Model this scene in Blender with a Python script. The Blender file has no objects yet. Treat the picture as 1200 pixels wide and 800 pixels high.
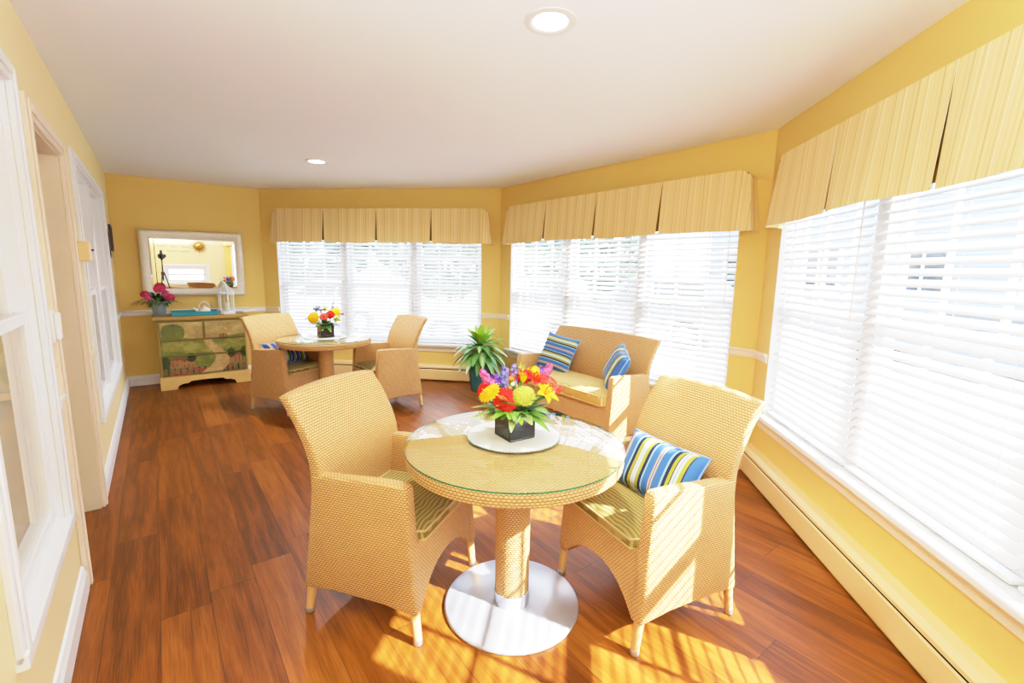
import bpy, bmesh, math, random
from mathutils import Vector, Matrix, Euler
random.seed(7)
PI = math.pi
C = bpy.context.scene.collection
rad = math.radians

# ------------------------------------------------------------------ layout
S = .925
H = 1.443                       # eye height
HC = 2.428                      # ceiling height
HS, HT = .48, 1.97              # window sill / head
RAIL = .898
A, B, Cc, D = [Vector((x * S, y * S)) for x, y in
               ((-4.9076, 5.7678), (-3.61, 6.7626), (-.1759, 6.3211), (1.9375, 3.6265))]
aL, aR = -.9175, -1.6862
def dirv(a): return Vector((math.cos(a), math.sin(a)))
def ang(P, Q): return math.atan2(Q.y - P.y, Q.x - P.x)
aAB, aBC, aCD = ang(A, B), ang(B, Cc), ang(Cc, D)
F = A + dirv(aL) * 7.7
def meet(P, a, Q, b):
    d, e = dirv(a), dirv(b)
    k = ((Q.x - P.x) * e.y - (Q.y - P.y) * e.x) / (d.x * e.y - d.y * e.x)
    return P + d * k
E_ = meet(D, aR, F, aAB)
def frame(P, a): return Matrix.Translation((P.x, P.y, 0)) @ Matrix.Rotation(a, 4, 'Z')
FAB, FBC, FCD, FDR = frame(A, aAB), frame(B, aBC), frame(Cc, aCD), frame(D, aR)
FEF = frame(E_, ang(E_, F))
FL_ = frame(A, aL + PI)          # local x = -t ; local +y is outside, -y is the room

# ------------------------------------------------------------------ object helpers
def props(o, label=None, cat=None, group=None, kind=None):
    if label: o['label'] = label
    if cat: o['category'] = cat
    if group: o['group'] = group
    if kind: o['kind'] = kind
    return o
def thing(name, label, cat, mat=None, group=None, kind=None):
    o = bpy.data.objects.new(name, None); C.objects.link(o)
    o.empty_display_size = .05
    if mat is not None: o.matrix_world = mat
    return props(o, label, cat, group, kind)
def TR(x, y, z=0, rz=0): return Matrix.Translation((x, y, z)) @ Matrix.Rotation(rz, 4, 'Z')

def nb():
    bm = bmesh.new(); bm.loops.layers.uv.new('UVMap'); bm.faces.layers.int.new('uvset'); return bm
def obj(name, bm, mats, parent=None, smooth=False, bevel=0, seg=2, mat=None, angle=40, recalc=True):
    if recalc: bmesh.ops.recalc_face_normals(bm, faces=bm.faces)
    if bevel:
        es = [e for e in bm.edges if len(e.link_faces) == 2 and e.calc_face_angle(0) > rad(35)]
        if es: bmesh.ops.bevel(bm, geom=es, offset=bevel, segments=seg, affect='EDGES', profile=.5, clamp_overlap=True)
    uv = bm.loops.layers.uv.active; us = bm.faces.layers.int['uvset']
    for f in bm.faces:
        if f[us]: continue
        n = f.normal; ax = max(range(3), key=lambda i: abs(n[i]))
        for l in f.loops:
            c = l.vert.co
            l[uv].uv = (c.y, c.z) if ax == 0 else (c.x, c.z) if ax == 1 else (c.x, c.y)
    me = bpy.data.meshes.new(name); bm.to_mesh(me); bm.free()
    for m in (mats if isinstance(mats, (list, tuple)) else [mats]): me.materials.append(m)
    o = bpy.data.objects.new(name, me); C.objects.link(o)
    if smooth:
        for p in me.polygons: p.use_smooth = True
        me.set_sharp_from_angle(angle=rad(angle))
    if parent is not None: o.parent = parent
    if mat is not None: o.matrix_world = mat
    return o
def dup(root, mat, label=None, group=None):
    r = root.copy(); C.objects.link(r); r.matrix_world = mat
    if label: r['label'] = label
    if group: r['group'] = group
    for ch in list(root.children):
        c = ch.copy(); C.objects.link(c); c.parent = r
        for g in ch.children:
            d = g.copy(); C.objects.link(d); d.parent = c
    return r

def box(bm, x0, x1, y0, y1, z0, z1, M=None, mi=0):
    vs = [bm.verts.new((x, y, z)) for x in (x0, x1) for y in (y0, y1) for z in (z0, z1)]
    if M is not None:
        for v in vs: v.co = M @ v.co
    for q in ((0, 1, 3, 2), (4, 6, 7, 5), (0, 4, 5, 1), (2, 3, 7, 6), (0, 2, 6, 4), (1, 5, 7, 3)):
        f = bm.faces.new([vs[i] for i in q]); f.material_index = mi
def prism(bm, poly, fn0, fn1, mi=0):
    """poly: 2-D points; fn0/fn1 map a 2-D point to the two 3-D ends"""
    a = [bm.verts.new(fn0(*p)) for p in poly]; b = [bm.verts.new(fn1(*p)) for p in poly]
    n = len(poly)
    fs = [bm.faces.new(a), bm.faces.new(b[::-1])]
    fs += [bm.faces.new((a[i], b[i], b[(i + 1) % n], a[(i + 1) % n])) for i in range(n)]
    for f in fs: f.material_index = mi
def lathe(bm, prof, seg=32, c=(0, 0, 0), mi=0, M=None, capb=True, capt=True):
    uv = bm.loops.layers.uv.active; us = bm.faces.layers.int['uvset']
    rings = []; ln = [0]
    for i in range(1, len(prof)): ln.append(ln[-1] + math.hypot(prof[i][0] - prof[i - 1][0], prof[i][1] - prof[i - 1][1]))
    R = max(p[0] for p in prof)
    for r, z in prof:
        ring = []
        for k in range(seg):
            a = 2 * PI * k / seg; p = Vector((c[0] + r * math.cos(a), c[1] + r * math.sin(a), c[2] + z))
            ring.append(bm.verts.new(M @ p if M is not None else p))
        rings.append(ring)
    for i in range(len(prof) - 1):
        for k in range(seg):
            k2 = (k + 1) % seg
            f = bm.faces.new((rings[i][k], rings[i][k2], rings[i + 1][k2], rings[i + 1][k])); f.material_index = mi; f[us] = 1
            u0, u1 = 2 * PI * R * k / seg, 2 * PI * R * (k + 1) / seg
            for l, t in zip(f.loops, ((u0, ln[i]), (u1, ln[i]), (u1, ln[i + 1]), (u0, ln[i + 1]))): l[uv].uv = t
    if capb: f = bm.faces.new(rings[0][::-1]); f.material_index = mi
    if capt: f = bm.faces.new(rings[-1]); f.material_index = mi
def tube(bm, pts, r, seg=8, closed=False, mi=0):
    pts = [Vector(p) for p in pts]; n = len(pts); rings = []; prev = None
    for i, p in enumerate(pts):
        if closed: t = pts[(i + 1) % n] - pts[i - 1]
        else: t = pts[min(i + 1, n - 1)] - pts[max(i - 1, 0)]
        t.normalize()
        if prev is None: up = Vector((0, 0, 1)) if abs(t.z) < .9 else Vector((1, 0, 0))
        else: up = prev
        s_ = t.cross(up); s_.normalize(); up = s_.cross(t); prev = up
        rr = r[i] if isinstance(r, (list, tuple)) else r
        rings.append([bm.verts.new(p + s_ * math.cos(2 * PI * k / seg) * rr + up * math.sin(2 * PI * k / seg) * rr) for k in range(seg)])
    for i in range(n if closed else n - 1):
        a, b = rings[i], rings[(i + 1) % n]
        for k in range(seg):
            f = bm.faces.new((a[k], a[(k + 1) % seg], b[(k + 1) % seg], b[k])); f.material_index = mi
    if not closed:
        f = bm.faces.new(rings[0][::-1]); f.material_index = mi
        f = bm.faces.new(rings[-1]); f.material_index = mi
def grid(bm, fn, nu, nv, mi=0, uvfn=None, flip=False):
    uv = bm.loops.layers.uv.active; us = bm.faces.layers.int['uvset']
    V = [[bm.verts.new(fn(i / nu, j / nv)) for j in range(nv + 1)] for i in range(nu + 1)]
    for i in range(nu):
        for j in range(nv):
            ij = [(i, j), (i + 1, j), (i + 1, j + 1), (i, j + 1)]
            if flip: ij.reverse()
            f = bm.faces.new([V[a][b] for a, b in ij]); f.material_index = mi
            if uvfn:
                f[us] = 1
                for l, (a, b) in zip(f.loops, ij): l[uv].uv = uvfn(a / nu, b / nv)
    return V
def shell(bm, f0, f1, nu, nv, mi=0):
    """closed slab between two parametric surfaces"""
    a = grid(bm, f0, nu, nv, mi); b = grid(bm, f1, nu, nv, mi, flip=True)
    per = [(i, 0) for i in range(nu)] + [(nu, j) for j in range(nv)] + [(i, nv) for i in range(nu, 0, -1)] + [(0, j) for j in range(nv, 0, -1)]
    for k in range(len(per)):
        (i, j), (i2, j2) = per[k], per[(k + 1) % len(per)]
        f = bm.faces.new((a[i][j], b[i][j], b[i2][j2], a[i2][j2])); f.material_index = mi
def ball(bm, c, r, mi=0, sub=1, sc=(1, 1, 1), M=None):
    ret = bmesh.ops.create_icosphere(bm, subdivisions=sub, radius=r)
    for v in ret['verts']:
        v.co = Vector((v.co.x * sc[0], v.co.y * sc[1], v.co.z * sc[2]))
        if M is not None: v.co = M @ v.co
        v.co += Vector(c)
    for f in {f for v in ret['verts'] for f in v.link_faces}: f.material_index = mi
def basis(z, up=(0, 0, 1)):
    z = Vector(z).normalized(); up = Vector(up)
    if abs(z.dot(up)) > .98: up = Vector((1, 0, 0))
    x = up.cross(z).normalized(); y = z.cross(x)
    return Matrix((x, y, z)).transposed()

# ------------------------------------------------------------------ material helpers
def lin(*c):
    return tuple((v / 255 / 12.92) if v / 255 <= .04045 else ((v / 255 + .055) / 1.055) ** 2.4 for v in c) + (1,)
class NT:
    def __init__(s, name):
        s.m = bpy.data.materials.new(name); s.m.use_nodes = True; s.t = s.m.node_tree; s.t.nodes.clear()
        s.out = s.t.nodes.new('ShaderNodeOutputMaterial')
    def n(s, typ, **kw):
        nd = s.t.nodes.new('ShaderNode' + typ)
        for k, v in kw.items(): setattr(nd, k, v)
        return nd
    def put(s, sock, v):
        if isinstance(v, bpy.types.NodeSocket): s.t.links.new(v, sock)
        elif isinstance(v, bpy.types.Node): s.t.links.new(v.outputs[0], sock)
        else: sock.default_value = v
    def math(s, op, a, b=0., c=0.):
        nd = s.n('Math', operation=op)
        for i, v in enumerate((a, b, c)): s.put(nd.inputs[i], v)
        return nd.outputs[0]
    def mix(s, f, a, b, mode='MIX'):
        nd = s.n('Mix', data_type='RGBA', blend_type=mode)
        s.put(nd.inputs[0], f); s.put(nd.inputs[6], a); s.put(nd.inputs[7], b); return nd.outputs[2]
    def ramp(s, f, stops, interp='LINEAR'):
        nd = s.n('ValToRGB'); cr = nd.color_ramp; cr.interpolation = interp
        cr.elements[0].position, cr.elements[0].color = stops[0]
        cr.elements[1].position, cr.elements[1].color = stops[1]
        for p, c in stops[2:]: cr.elements.new(p).color = c
        s.put(nd.inputs[0], f); return nd.outputs[0]
    def noise(s, vec, scale, detail=2, rough=.5):
        nd = s.n('TexNoise'); nd.inputs['Scale'].default_value = scale; nd.inputs['Detail'].default_value = detail
        nd.inputs['Roughness'].default_value = rough
        if vec is not None: s.put(nd.inputs['Vector'], vec)
        return nd.outputs[0]
    def comb(s, x, y, z=0.):
        nd = s.n('CombineXYZ')
        for i, v in enumerate((x, y, z)): s.put(nd.inputs[i], v)
        return nd.outputs[0]
    def sep(s, v):
        nd = s.n('SeparateXYZ'); s.put(nd.inputs[0], v); return nd.outputs
    def bsdf(s, col, rough=.5, spec=.5, metal=0., bump=None, bstr=.3, bdist=.01, **kw):
        b = s.n('BsdfPrincipled'); s.put(b.inputs['Base Color'], col); s.put(b.inputs['Roughness'], rough)
        b.inputs['Specular IOR Level'].default_value = spec; b.inputs['Metallic'].default_value = metal
        for k, v in kw.items(): s.put(b.inputs[k.replace('_', ' ')], v)
        if bump is not None:
            bp = s.n('Bump'); bp.inputs['Strength'].default_value = bstr; bp.inputs['Distance'].default_value = bdist
            s.put(bp.inputs['Height'], bump); s.t.links.new(bp.outputs[0], b.inputs['Normal'])
        s.t.links.new(b.outputs[0], s.out.inputs[0]); s.b = b; return s.m
    def uv(s): return s.n('UVMap', uv_map='UVMap').outputs[0]
    def pos(s): return s.n('NewGeometry').outputs['Position']
    def obj(s): return s.n('TexCoord').outputs['Object']

def plain(name, col, rough=.5, spec=.5, metal=0., var=.06, scale=30, bstr=0., **kw):
    t = NT(name); o = t.obj(); f = t.noise(o, scale, 3)
    a = tuple(c * (1 - var) for c in col[:3]) + (1,); b = tuple(min(1, c * (1 + var)) for c in col[:3]) + (1,)
    return t.bsdf(t.mix(f, a, b), rough, spec, metal, bump=f if bstr else None, bstr=bstr, bdist=.002, **kw)

M = {}
WALLC = lin(228, 195, 113)
M['wall'] = plain('yellow_wall_paint', WALLC, .6, .25, var=.02, scale=60, bstr=.04)
M['wall_pale'] = plain('pale_cream_paint', lin(240, 222, 170), .6, .25, var=.02, scale=60)
M['ceil'] = plain('ceiling_white_paint', lin(242, 245, 249), .8, .1, var=.015, scale=80, bstr=.03)
M['trim'] = plain('white_trim_paint', lin(241, 243, 246), .35, .4, var=.015)
M['trimcream'] = plain('cream_trim_paint', lin(238, 222, 200), .4, .4, var=.015)
M['jamb'] = plain('beige_jamb_paint', lin(224, 212, 192), .5, .3, var=.02)
M['heater'] = plain('heater_enamel', lin(234, 202, 144), .4, .4, var=.015)
M['ring'] = plain('light_trim_enamel', lin(222, 216, 210), .4, .4, var=.02)
M['dark'] = plain('dark_gap', (.02, .018, .015, 1), .8, .1)
M['white'] = plain('white_plastic', lin(244, 244, 242), .35, .5, var=.01)
M['beigeplastic'] = plain('beige_plastic', lin(236, 206, 150), .4, .4, var=.01)
M['black'] = plain('black_gloss', (.01, .009, .01, 1), .1, .4)
M['blackmatte'] = plain('black_matte', (.02, .02, .022, 1), .5, .3)
M['steel'] = plain('brushed_steel', lin(204, 212, 230), .38, .5, .6, var=.05, scale=200)
M['chrome'] = plain('grey_metal', lin(190, 190, 190), .3, .5, .9)
M['soil'] = plain('dark_soil', lin(60, 42, 30), .9, .1, var=.4, bstr=.5)
M['ground'] = plain('pale_asphalt', lin(214, 214, 214), .9, .1, var=.12, scale=8)
M['slab'] = M['ceil']

def wicker(name, base, cw=.015, ch=.0095, wrap=False):
    t = NT(name); x, y, _ = t.sep(t.uv())
    if wrap:
        cv = t.math('FRACT', t.math('DIVIDE', y, .006)); sv = t.math('SINE', t.math('MULTIPLY', cv, PI))
        col = t.mix(sv, tuple(c * .7 for c in base[:3]) + (1,), base)
        return t.bsdf(col, .5, .3, bump=sv, bstr=.4, bdist=.002)
    yr = t.math('DIVIDE', y, ch); row = t.math('FLOOR', yr)
    off = t.math('MULTIPLY', t.math('MODULO', t.math('ABSOLUTE', row), 2.), .5)
    ux = t.math('ADD', t.math('DIVIDE', x, cw), off)
    cu = t.math('FRACT', ux); cv = t.math('FRACT', yr)
    su = t.math('SINE', t.math('MULTIPLY', cu, PI)); sv = t.math('SINE', t.math('MULTIPLY', cv, PI))
    hgt = t.math('MULTIPLY', t.math('POWER', sv, .6), t.math('MULTIPLY_ADD', su, .6, .4))
    hole = t.math('MULTIPLY', t.math('SUBTRACT', 1., su), t.math('SUBTRACT', 1., sv))
    hole = t.n('MapRange', interpolation_type='SMOOTHSTEP').outputs[0] if 0 else hole
    mr = t.n('MapRange'); mr.interpolation_type = 'SMOOTHSTEP'; t.put(mr.inputs[0], hole)
    mr.inputs[1].default_value = .03; mr.inputs[2].default_value = .26
    wn = t.n('TexWhiteNoise', noise_dimensions='2D'); t.put(wn.inputs[0], t.comb(t.math('FLOOR', ux), row))
    lo = tuple(c * k for c, k in zip(base[:3], (.74, .70, .62))) + (1,)
    hi = tuple(min(1, c * k) for c, k in zip(base[:3], (1.08, 1.1, 1.15))) + (1,)
    big = t.noise(t.obj(), 14, 2)
    c1 = t.mix(t.math('MULTIPLY_ADD', hgt, .7, t.math('MULTIPLY', wn.outputs[0], .3)), lo, hi)
    c1 = t.mix(t.math('MULTIPLY', big, .22), c1, lo)
    dk = tuple(c * k for c, k in zip(base[:3], (.22, .15, .10))) + (1,)
    return t.bsdf(t.mix(mr.outputs[0], c1, dk), .5, .3, bump=hgt, bstr=.55, bdist=.004)
STRAW = lin(227, 178, 116)
M['wicker'] = wicker('honey_wicker_weave', STRAW)
M['wickertop'] = wicker('honey_wicker_tabletop', STRAW, .017, .011)
M['wrap'] = wicker('wicker_wrapped_leg', STRAW, wrap=True)

def stripes(name, stops, rep=1., axis=0, wob=0.):
    t = NT(name); q = t.sep(t.uv()); f = q[axis]
    f = t.math('FRACT', t.math('MULTIPLY', f, rep)) if rep != 1. else f
    c = t.ramp(f, [(p, lin(*c)) for p, c in stops], 'CONSTANT')
    w = t.noise(t.uv(), 260, 1)
    return t.bsdf(t.mix(t.math('MULTIPLY', w, .18), c, (0, 0, 0, 1)), .75, .2, bump=w, bstr=.08, bdist=.001)
BL, NV, GR, WH, LB, TN = (62, 108, 178), (34, 42, 74), (164, 166, 52), (226, 232, 226), (140, 196, 226), (226, 190, 120)
def pil_stops(rev=False):
    seq = [(BL, 5), (TN, 1.1), (BL, .8), (TN, 1.1), (BL, 5.5), (LB, 1.4), (NV, 2.6), (GR, 2.2), (NV, .6), (WH, 1.3), (LB, .9), (WH, 1.3), (LB, .7), (GR, 2.2), (NV, 2.6)]
    seq += [(LB, 1.2)] + seq[:8] + [(NV, .6), (WH, 1.2), (LB, .9), (WH, 1.2), (GR, 2.2), (NV, .8), (BL, 5)]
    tot = sum(w for _, w in seq); p = 0; out = []
    for c, w in seq: out.append((p / tot, c)); p += w
    return out[:31]
M['pillow'] = stripes('blue_green_stripe_fabric', pil_stops())
M['pillow_navy'] = stripes('navy_stripe_fabric', [(p, ((46, 74, 140) if c == BL else c)) for p, c in pil_stops()])
M['cord'] = plain('light_blue_piping', lin(120, 160, 210), .7, .2)

def zebra(name, c0, c1, sc, dist):
    t = NT(name); o = t.obj()
    w = t.n('TexWave', wave_type='BANDS', bands_direction='X'); w.inputs['Scale'].default_value = sc
    w.inputs['Distortion'].default_value = dist; w.inputs['Detail'].default_value = 1.; w.inputs['Detail Scale'].default_value = .7
    t.put(w.inputs['Vector'], o)
    return t.bsdf(t.ramp(w.outputs[1], [(.35, lin(*c0)), (.75, lin(*c1))]), .7, .2, bump=w.outputs[1], bstr=.08, bdist=.002)
M['olive'] = zebra('olive_wavy_fabric', (124, 108, 54), (166, 148, 90), 17., 6.)
M['gold'] = zebra('gold_wavy_fabric', (206, 164, 84), (236, 210, 148), 18., 5.)
M['pipe'] = plain('tan_piping', lin(206, 176, 120), .6, .2)

def floor_mat():
    t = NT('wood_plank_floor')
    mp = t.n('Mapping', vector_type='POINT'); t.put(mp.inputs[0], t.pos()); mp.inputs['Rotation'].default_value = (0, 0, -aL)
    x, y, _ = t.sep(mp.outputs[0])
    v = t.math('DIVIDE', t.math('ADD', y, 20.03), .178); row = t.math('FLOOR', v)
    w1 = t.n('TexWhiteNoise', noise_dimensions='1D'); t.put(w1.inputs[1], row)
    u = t.math('ADD', t.math('DIVIDE', x, 1.22), t.math('MULTIPLY', w1.outputs[0], 7.)); col = t.math('FLOOR', u)
    w2 = t.n('TexWhiteNoise', noise_dimensions='2D'); t.put(w2.inputs[0], t.comb(row, col))
    rnd = w2.outputs[0]
    base = t.comb(t.math('ADD', t.math('MULTIPLY', x, .55), t.math('MULTIPLY', rnd, 37.)), t.math('ADD', t.math('MULTIPLY', y, 7.), t.math('MULTIPLY', rnd, 91.)), rnd)
    warp = t.noise(base, 1.1, 3, .6)
    rings = t.math('FRACT', t.math('MULTIPLY_ADD', warp, 4.5, t.math('MULTIPLY', y, 2.)))
    rings = t.math('ABSOLUTE', t.math('SUBTRACT', t.math('MULTIPLY', rings, 2.), 1.))
    fine = t.noise(t.comb(t.math('MULTIPLY', x, 3.), t.math('MULTIPLY', y, 120.), rnd), 2.2, 3, .7)
    g = t.math('ADD', t.math('MULTIPLY', rings, .2), t.math('MULTIPLY', fine, .68))
    g = t.math('ADD', g, t.math('MULTIPLY', t.math('SUBTRACT', rnd, .5), .24))
    c = t.ramp(g, [(.2, lin(80, 38, 9)), (.38, lin(112, 58, 15)), (.54, lin(134, 74, 22)), (.8, lin(160, 98, 38))])
    fv = t.math('FRACT', v); fu = t.math('FRACT', u)
    ev = t.math('MINIMUM', fv, t.math('SUBTRACT', 1., fv)); eu = t.math('MINIMUM', fu, t.math('SUBTRACT', 1., fu))
    seam = t.math('MAXIMUM', t.math('LESS_THAN', ev, .009), t.math('LESS_THAN', eu, .0016))
    c = t.mix(t.math('MULTIPLY', seam, .6), c, (.03, .012, .004, 1))
    h = t.math('SUBTRACT', t.math('MULTIPLY', fine, .15), t.math('MULTIPLY', seam, 1.))
    return t.bsdf(c, t.math('MULTIPLY_ADD', fine, .12, .34), .22, bump=h, bstr=.12, bdist=.002)
M['floor'] = floor_mat()

def glass(name, tint, gl=.02, ior=1.45, tr=(1, 1, 1, 1)):
    t = NT(name); lw = t.n('LayerWeight'); lw.inputs[0].default_value = .5; r0 = ((ior - 1) / (ior + 1)) ** 2
    f = t.math('MULTIPLY_ADD', t.math('POWER', lw.outputs[1], 5.), 1 - r0, r0)
    tb = t.n('BsdfTransparent'); tb.inputs[0].default_value = tr
    g = t.n('BsdfGlossy'); g.inputs['Color'].default_value = tint; g.inputs['Roughness'].default_value = gl
    mx = t.n('MixShader'); t.put(mx.inputs[0], f); t.put(mx.inputs[1], tb); t.put(mx.inputs[2], g)
    t.t.links.new(mx.outputs[0], t.out.inputs[0]); return t.m
M['pane'] = glass('window_glass', (1, 1, 1, 1), .0, 1.35, (.97, .98, .98, 1))
M['paneint'] = glass('interior_window_glass', (1, 1, 1, 1), .0, 1.6, (.9, .92, .92, 1))
M['tableglass'] = glass('table_glass', (1, 1, 1, 1), .0, 1.5, (.95, .98, .95, 1))
M['glassedge'] = plain('green_glass_edge', lin(40, 110, 80), .1, .6)
t = NT('frosted_glass'); M['frost'] = t.bsdf(lin(236, 234, 222), .35, .5, bump=t.noise(t.obj(), 300, 2), bstr=.2, bdist=.002)
M['bead'] = plain('aqua_beads', lin(176, 214, 206), .15, .6)
t = NT('mirror_silver'); M['mirror'] = t.bsdf((.93, .93, .92, 1), .0, .5, 1.)
t = NT('silver_frame'); fr = t.noise(t.obj(), 40, 4)
M['mframe'] = t.bsdf(t.mix(fr, lin(214, 204, 184), lin(246, 240, 228)), .35, .5, .15, bump=fr, bstr=.1, bdist=.002)
t = NT('blind_slat_white'); _d = t.n('BsdfPrincipled'); _d.inputs['Base Color'].default_value = lin(248, 248, 248); _d.inputs['Roughness'].default_value = .4
_tl = t.n('BsdfTranslucent'); _tl.inputs[0].default_value = lin(246, 246, 246)
_mx = t.n('MixShader'); _mx.inputs[0].default_value = .12; t.t.links.new(_d.outputs[0], _mx.inputs[1]); t.t.links.new(_tl.outputs[0], _mx.inputs[2])
t.t.links.new(_mx.outputs[0], t.out.inputs[0]); M['slat'] = t.m
def emis(name, col, s):
    t = NT(name); e = t.n('Emission'); e.inputs[0].default_value = col; e.inputs[1].default_value = s
    t.t.links.new(e.outputs[0], t.out.inputs[0]); return t.m
M['lamp'] = emis('lamp_lens_glow', (1, .96, .9, 1), 14.)

def valance_mat():
    t = NT('gold_striped_drapery'); x, y, _ = t.sep(t.uv())
    n1 = t.noise(t.comb(t.math('MULTIPLY', x, 1.), 0.), 95, 2, .7)
    c = t.ramp(n1, [(.3, lin(220, 184, 118)), (.42, lin(234, 202, 138)), (.5, lin(240, 210, 150)), (.58, lin(246, 224, 176)), (.64, lin(212, 184, 120)), (.74, lin(238, 206, 144))])
    st = t.math('FRACT', t.math('MULTIPLY', x, 8.3))
    c = t.mix(t.math('LESS_THAN', st, .035), c, lin(252, 240, 212))
    st2 = t.math('FRACT', t.math('MULTIPLY_ADD', x, 8.3, .45))
    c = t.mix(t.math('LESS_THAN', st2, .05), c, lin(200, 178, 120))
    st3 = t.math('FRACT', t.math('MULTIPLY_ADD', x, 16.6, .2))
    c = t.mix(t.math('LESS_THAN', st3, .04), c, lin(226, 172, 116))
    fb = t.noise(t.comb(t.math('MULTIPLY', x, 8.), y), 90, 2)
    return t.bsdf(t.mix(t.math('MULTIPLY', fb, .12), c, lin(170, 130, 70)), .75, .15, bump=fb, bstr=.08, bdist=.001)
M['valance'] = valance_mat()
M['lining'] = plain('pleat_shade_lining', lin(120, 92, 46), .9, .05)  # shade of the pleat slits painted in as a dark colour

# ------------------------------------------------------------------ room shell
TH = .15
def wall(name, Fm, length, holes, m, e0=.06, e1=.06):
    bm = nb(); xs = -e0
    for x0, x1, z0, z1 in sorted(holes):
        box(bm, xs, x0, 0, TH, 0, HC)
        if z0 > .02: box(bm, x0, x1, 0, TH, 0, z0)
        box(bm, x0, x1, 0, TH, z1, HC)
        xs = x1
    box(bm, xs, length + e1, 0, TH, 0, HC)
    return props(obj(name, bm, m, mat=Fm), kind='structure')
LBC, LCD, LDR, LAB, LEF = (Cc - B).length, (D - Cc).length, (E_ - D).length, (B - A).length, (F - E_).length
WX0, WX1 = .215, 2.965
WX1R = min(WX1, LDR - .2)
DO0, DO1, DOZ = 3.47, 4.28, 2.01           # doorway, measured along the left wall from the back corner
NW0, NW1, LZ0, LZ1 = 4.57, 5.34, .44, 2.06
FW0, FW1 = 1.02, 2.98
EW0, EW1, EZ0, EZ1 = None, None, .77, 1.16
exL = LEF
ew_a, ew_b = LEF - 1.19, LEF - .33         # end-wall window: 0.56-1.42 m from the left wall
wall('wall_back', FAB, LAB, [], M['wall'], .15)
wall('wall_back_right', FBC, LBC, [(WX0, WX1, HS, HT)], M['wall'])
wall('wall_right_back', FCD, LCD, [(WX0, WX1, HS, HT)], M['wall'])
wall('wall_right', FDR, LDR, [(WX0, WX1R, HS, HT)], M['wall'])
wall('wall_front', FEF, LEF, [(ew_a, ew_b, EZ0, EZ1)], M['wall_pale'], .06, .15)
wall('wall_left', FL_, 0, [(-FW1, -FW0, LZ0, LZ1), (-DO1, -DO0, 0, DOZ), (-NW1, -NW0, LZ0, LZ1)], M['wall_pale'], 7.7 + .15, .0)

bm = nb()
ring = [A, B, Cc, D, E_, F]
def offset_poly(ps, d):
    out = []; n = len(ps)
    for i in range(n):
        a = ang(ps[i - 1], ps[i]); b = ang(ps[i], ps[(i + 1) % n])
        na, nb_ = Vector((-math.sin(a), math.cos(a))) * d, Vector((-math.sin(b), math.cos(b))) * d
        out.append(meet(ps[i - 1] + na, a, ps[i] + nb_, b))
    return out
op = offset_poly(ring, .14)
def slabpoly(bm, ps, z0, z1): prism(bm, [(p.x, p.y) for p in ps], lambda x, y: (x, y, z0), lambda x, y: (x, y, z1))
slabpoly(bm, op, -.12, 0)
n_out = Vector((-math.sin(aL + PI), math.cos(aL + PI)))
def Lp(tt, off): return A + dirv(aL) * tt + n_out * off
slabpoly(bm, [Lp(-1, .142), Lp(9, .142), Lp(9, 2.4), Lp(-1, 2.4)][::-1], -.12, 0)
props(obj('floor', bm, M['floor']), kind='structure')
bm = nb(); slabpoly(bm, offset_poly(ring, .16), HC, HC + .15); props(obj('ceiling', bm, M['ceil']), kind='structure')
# the adjoining room seen through the interior windows
bm = nb()
for x0, x1, y0, y1 in ((-9, 1, 2.3, 2.4), (-9.1, -9, .15, 2.4), (.9, 1, .15, 2.4)): box(bm, x0, x1, y0, y1, 0, HC)
box(bm, -9.1, 1, .15, 2.4, HC, HC + .1)
props(obj('wall_hall', bm, M['wall_pale'], mat=FL_), kind='structure')

def run(name, Fm, x0, x1, prof, m, n=0):
    """moulding: profile [(room offset, z)] swept along local x"""
    bm = nb(); prism(bm, prof, lambda o, z: (x0, -o, z), lambda o, z: (x1, -o, z))
    return props(obj(name, bm, m, mat=Fm), kind='structure')
BASEP = [(0, 0), (.018, 0), (.018, .085), (.012, .1), (.008, .115), (0, .12)]
RAILP = [(0, RAIL - .062), (.008, RAIL - .062), (.014, RAIL - .045), (.014, RAIL - .022), (.026, RAIL - .012), (.026, RAIL), (0, RAIL)]
run('baseboard_back', FAB, 0, LAB, BASEP, M['trim'])
for i, (a, b) in enumerate(((-3.38, 0), (-7.7, -4.37))): run('baseboard_left' if not i else 'baseboard_left_near', FL_, a, b, BASEP, M['trim'])
run('baseboard_front', FEF, 0, LEF, BASEP, M['trim'])
k = 0
for Fm, a, b, m in ((FAB, 0, LAB, 'trim'), (FBC, 0, WX0 - .012, 'trimcream'), (FBC, WX1 + .012, LBC, 'trimcream'), (FCD, 0, WX0 - .012, 'trimcream'), (FCD, WX1 + .012, LCD, 'trimcream'),
                    (FDR, 0, WX0 - .012, 'trimcream'), (FL_, -.93, 0, 'trim'), (FL_, -3.38, -3.06, 'trimcream'), (FL_, -4.49, -4.37, 'trim')):
    k += 1; run('trim_%d' % k, Fm, a, b, RAILP, M[m])

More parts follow.
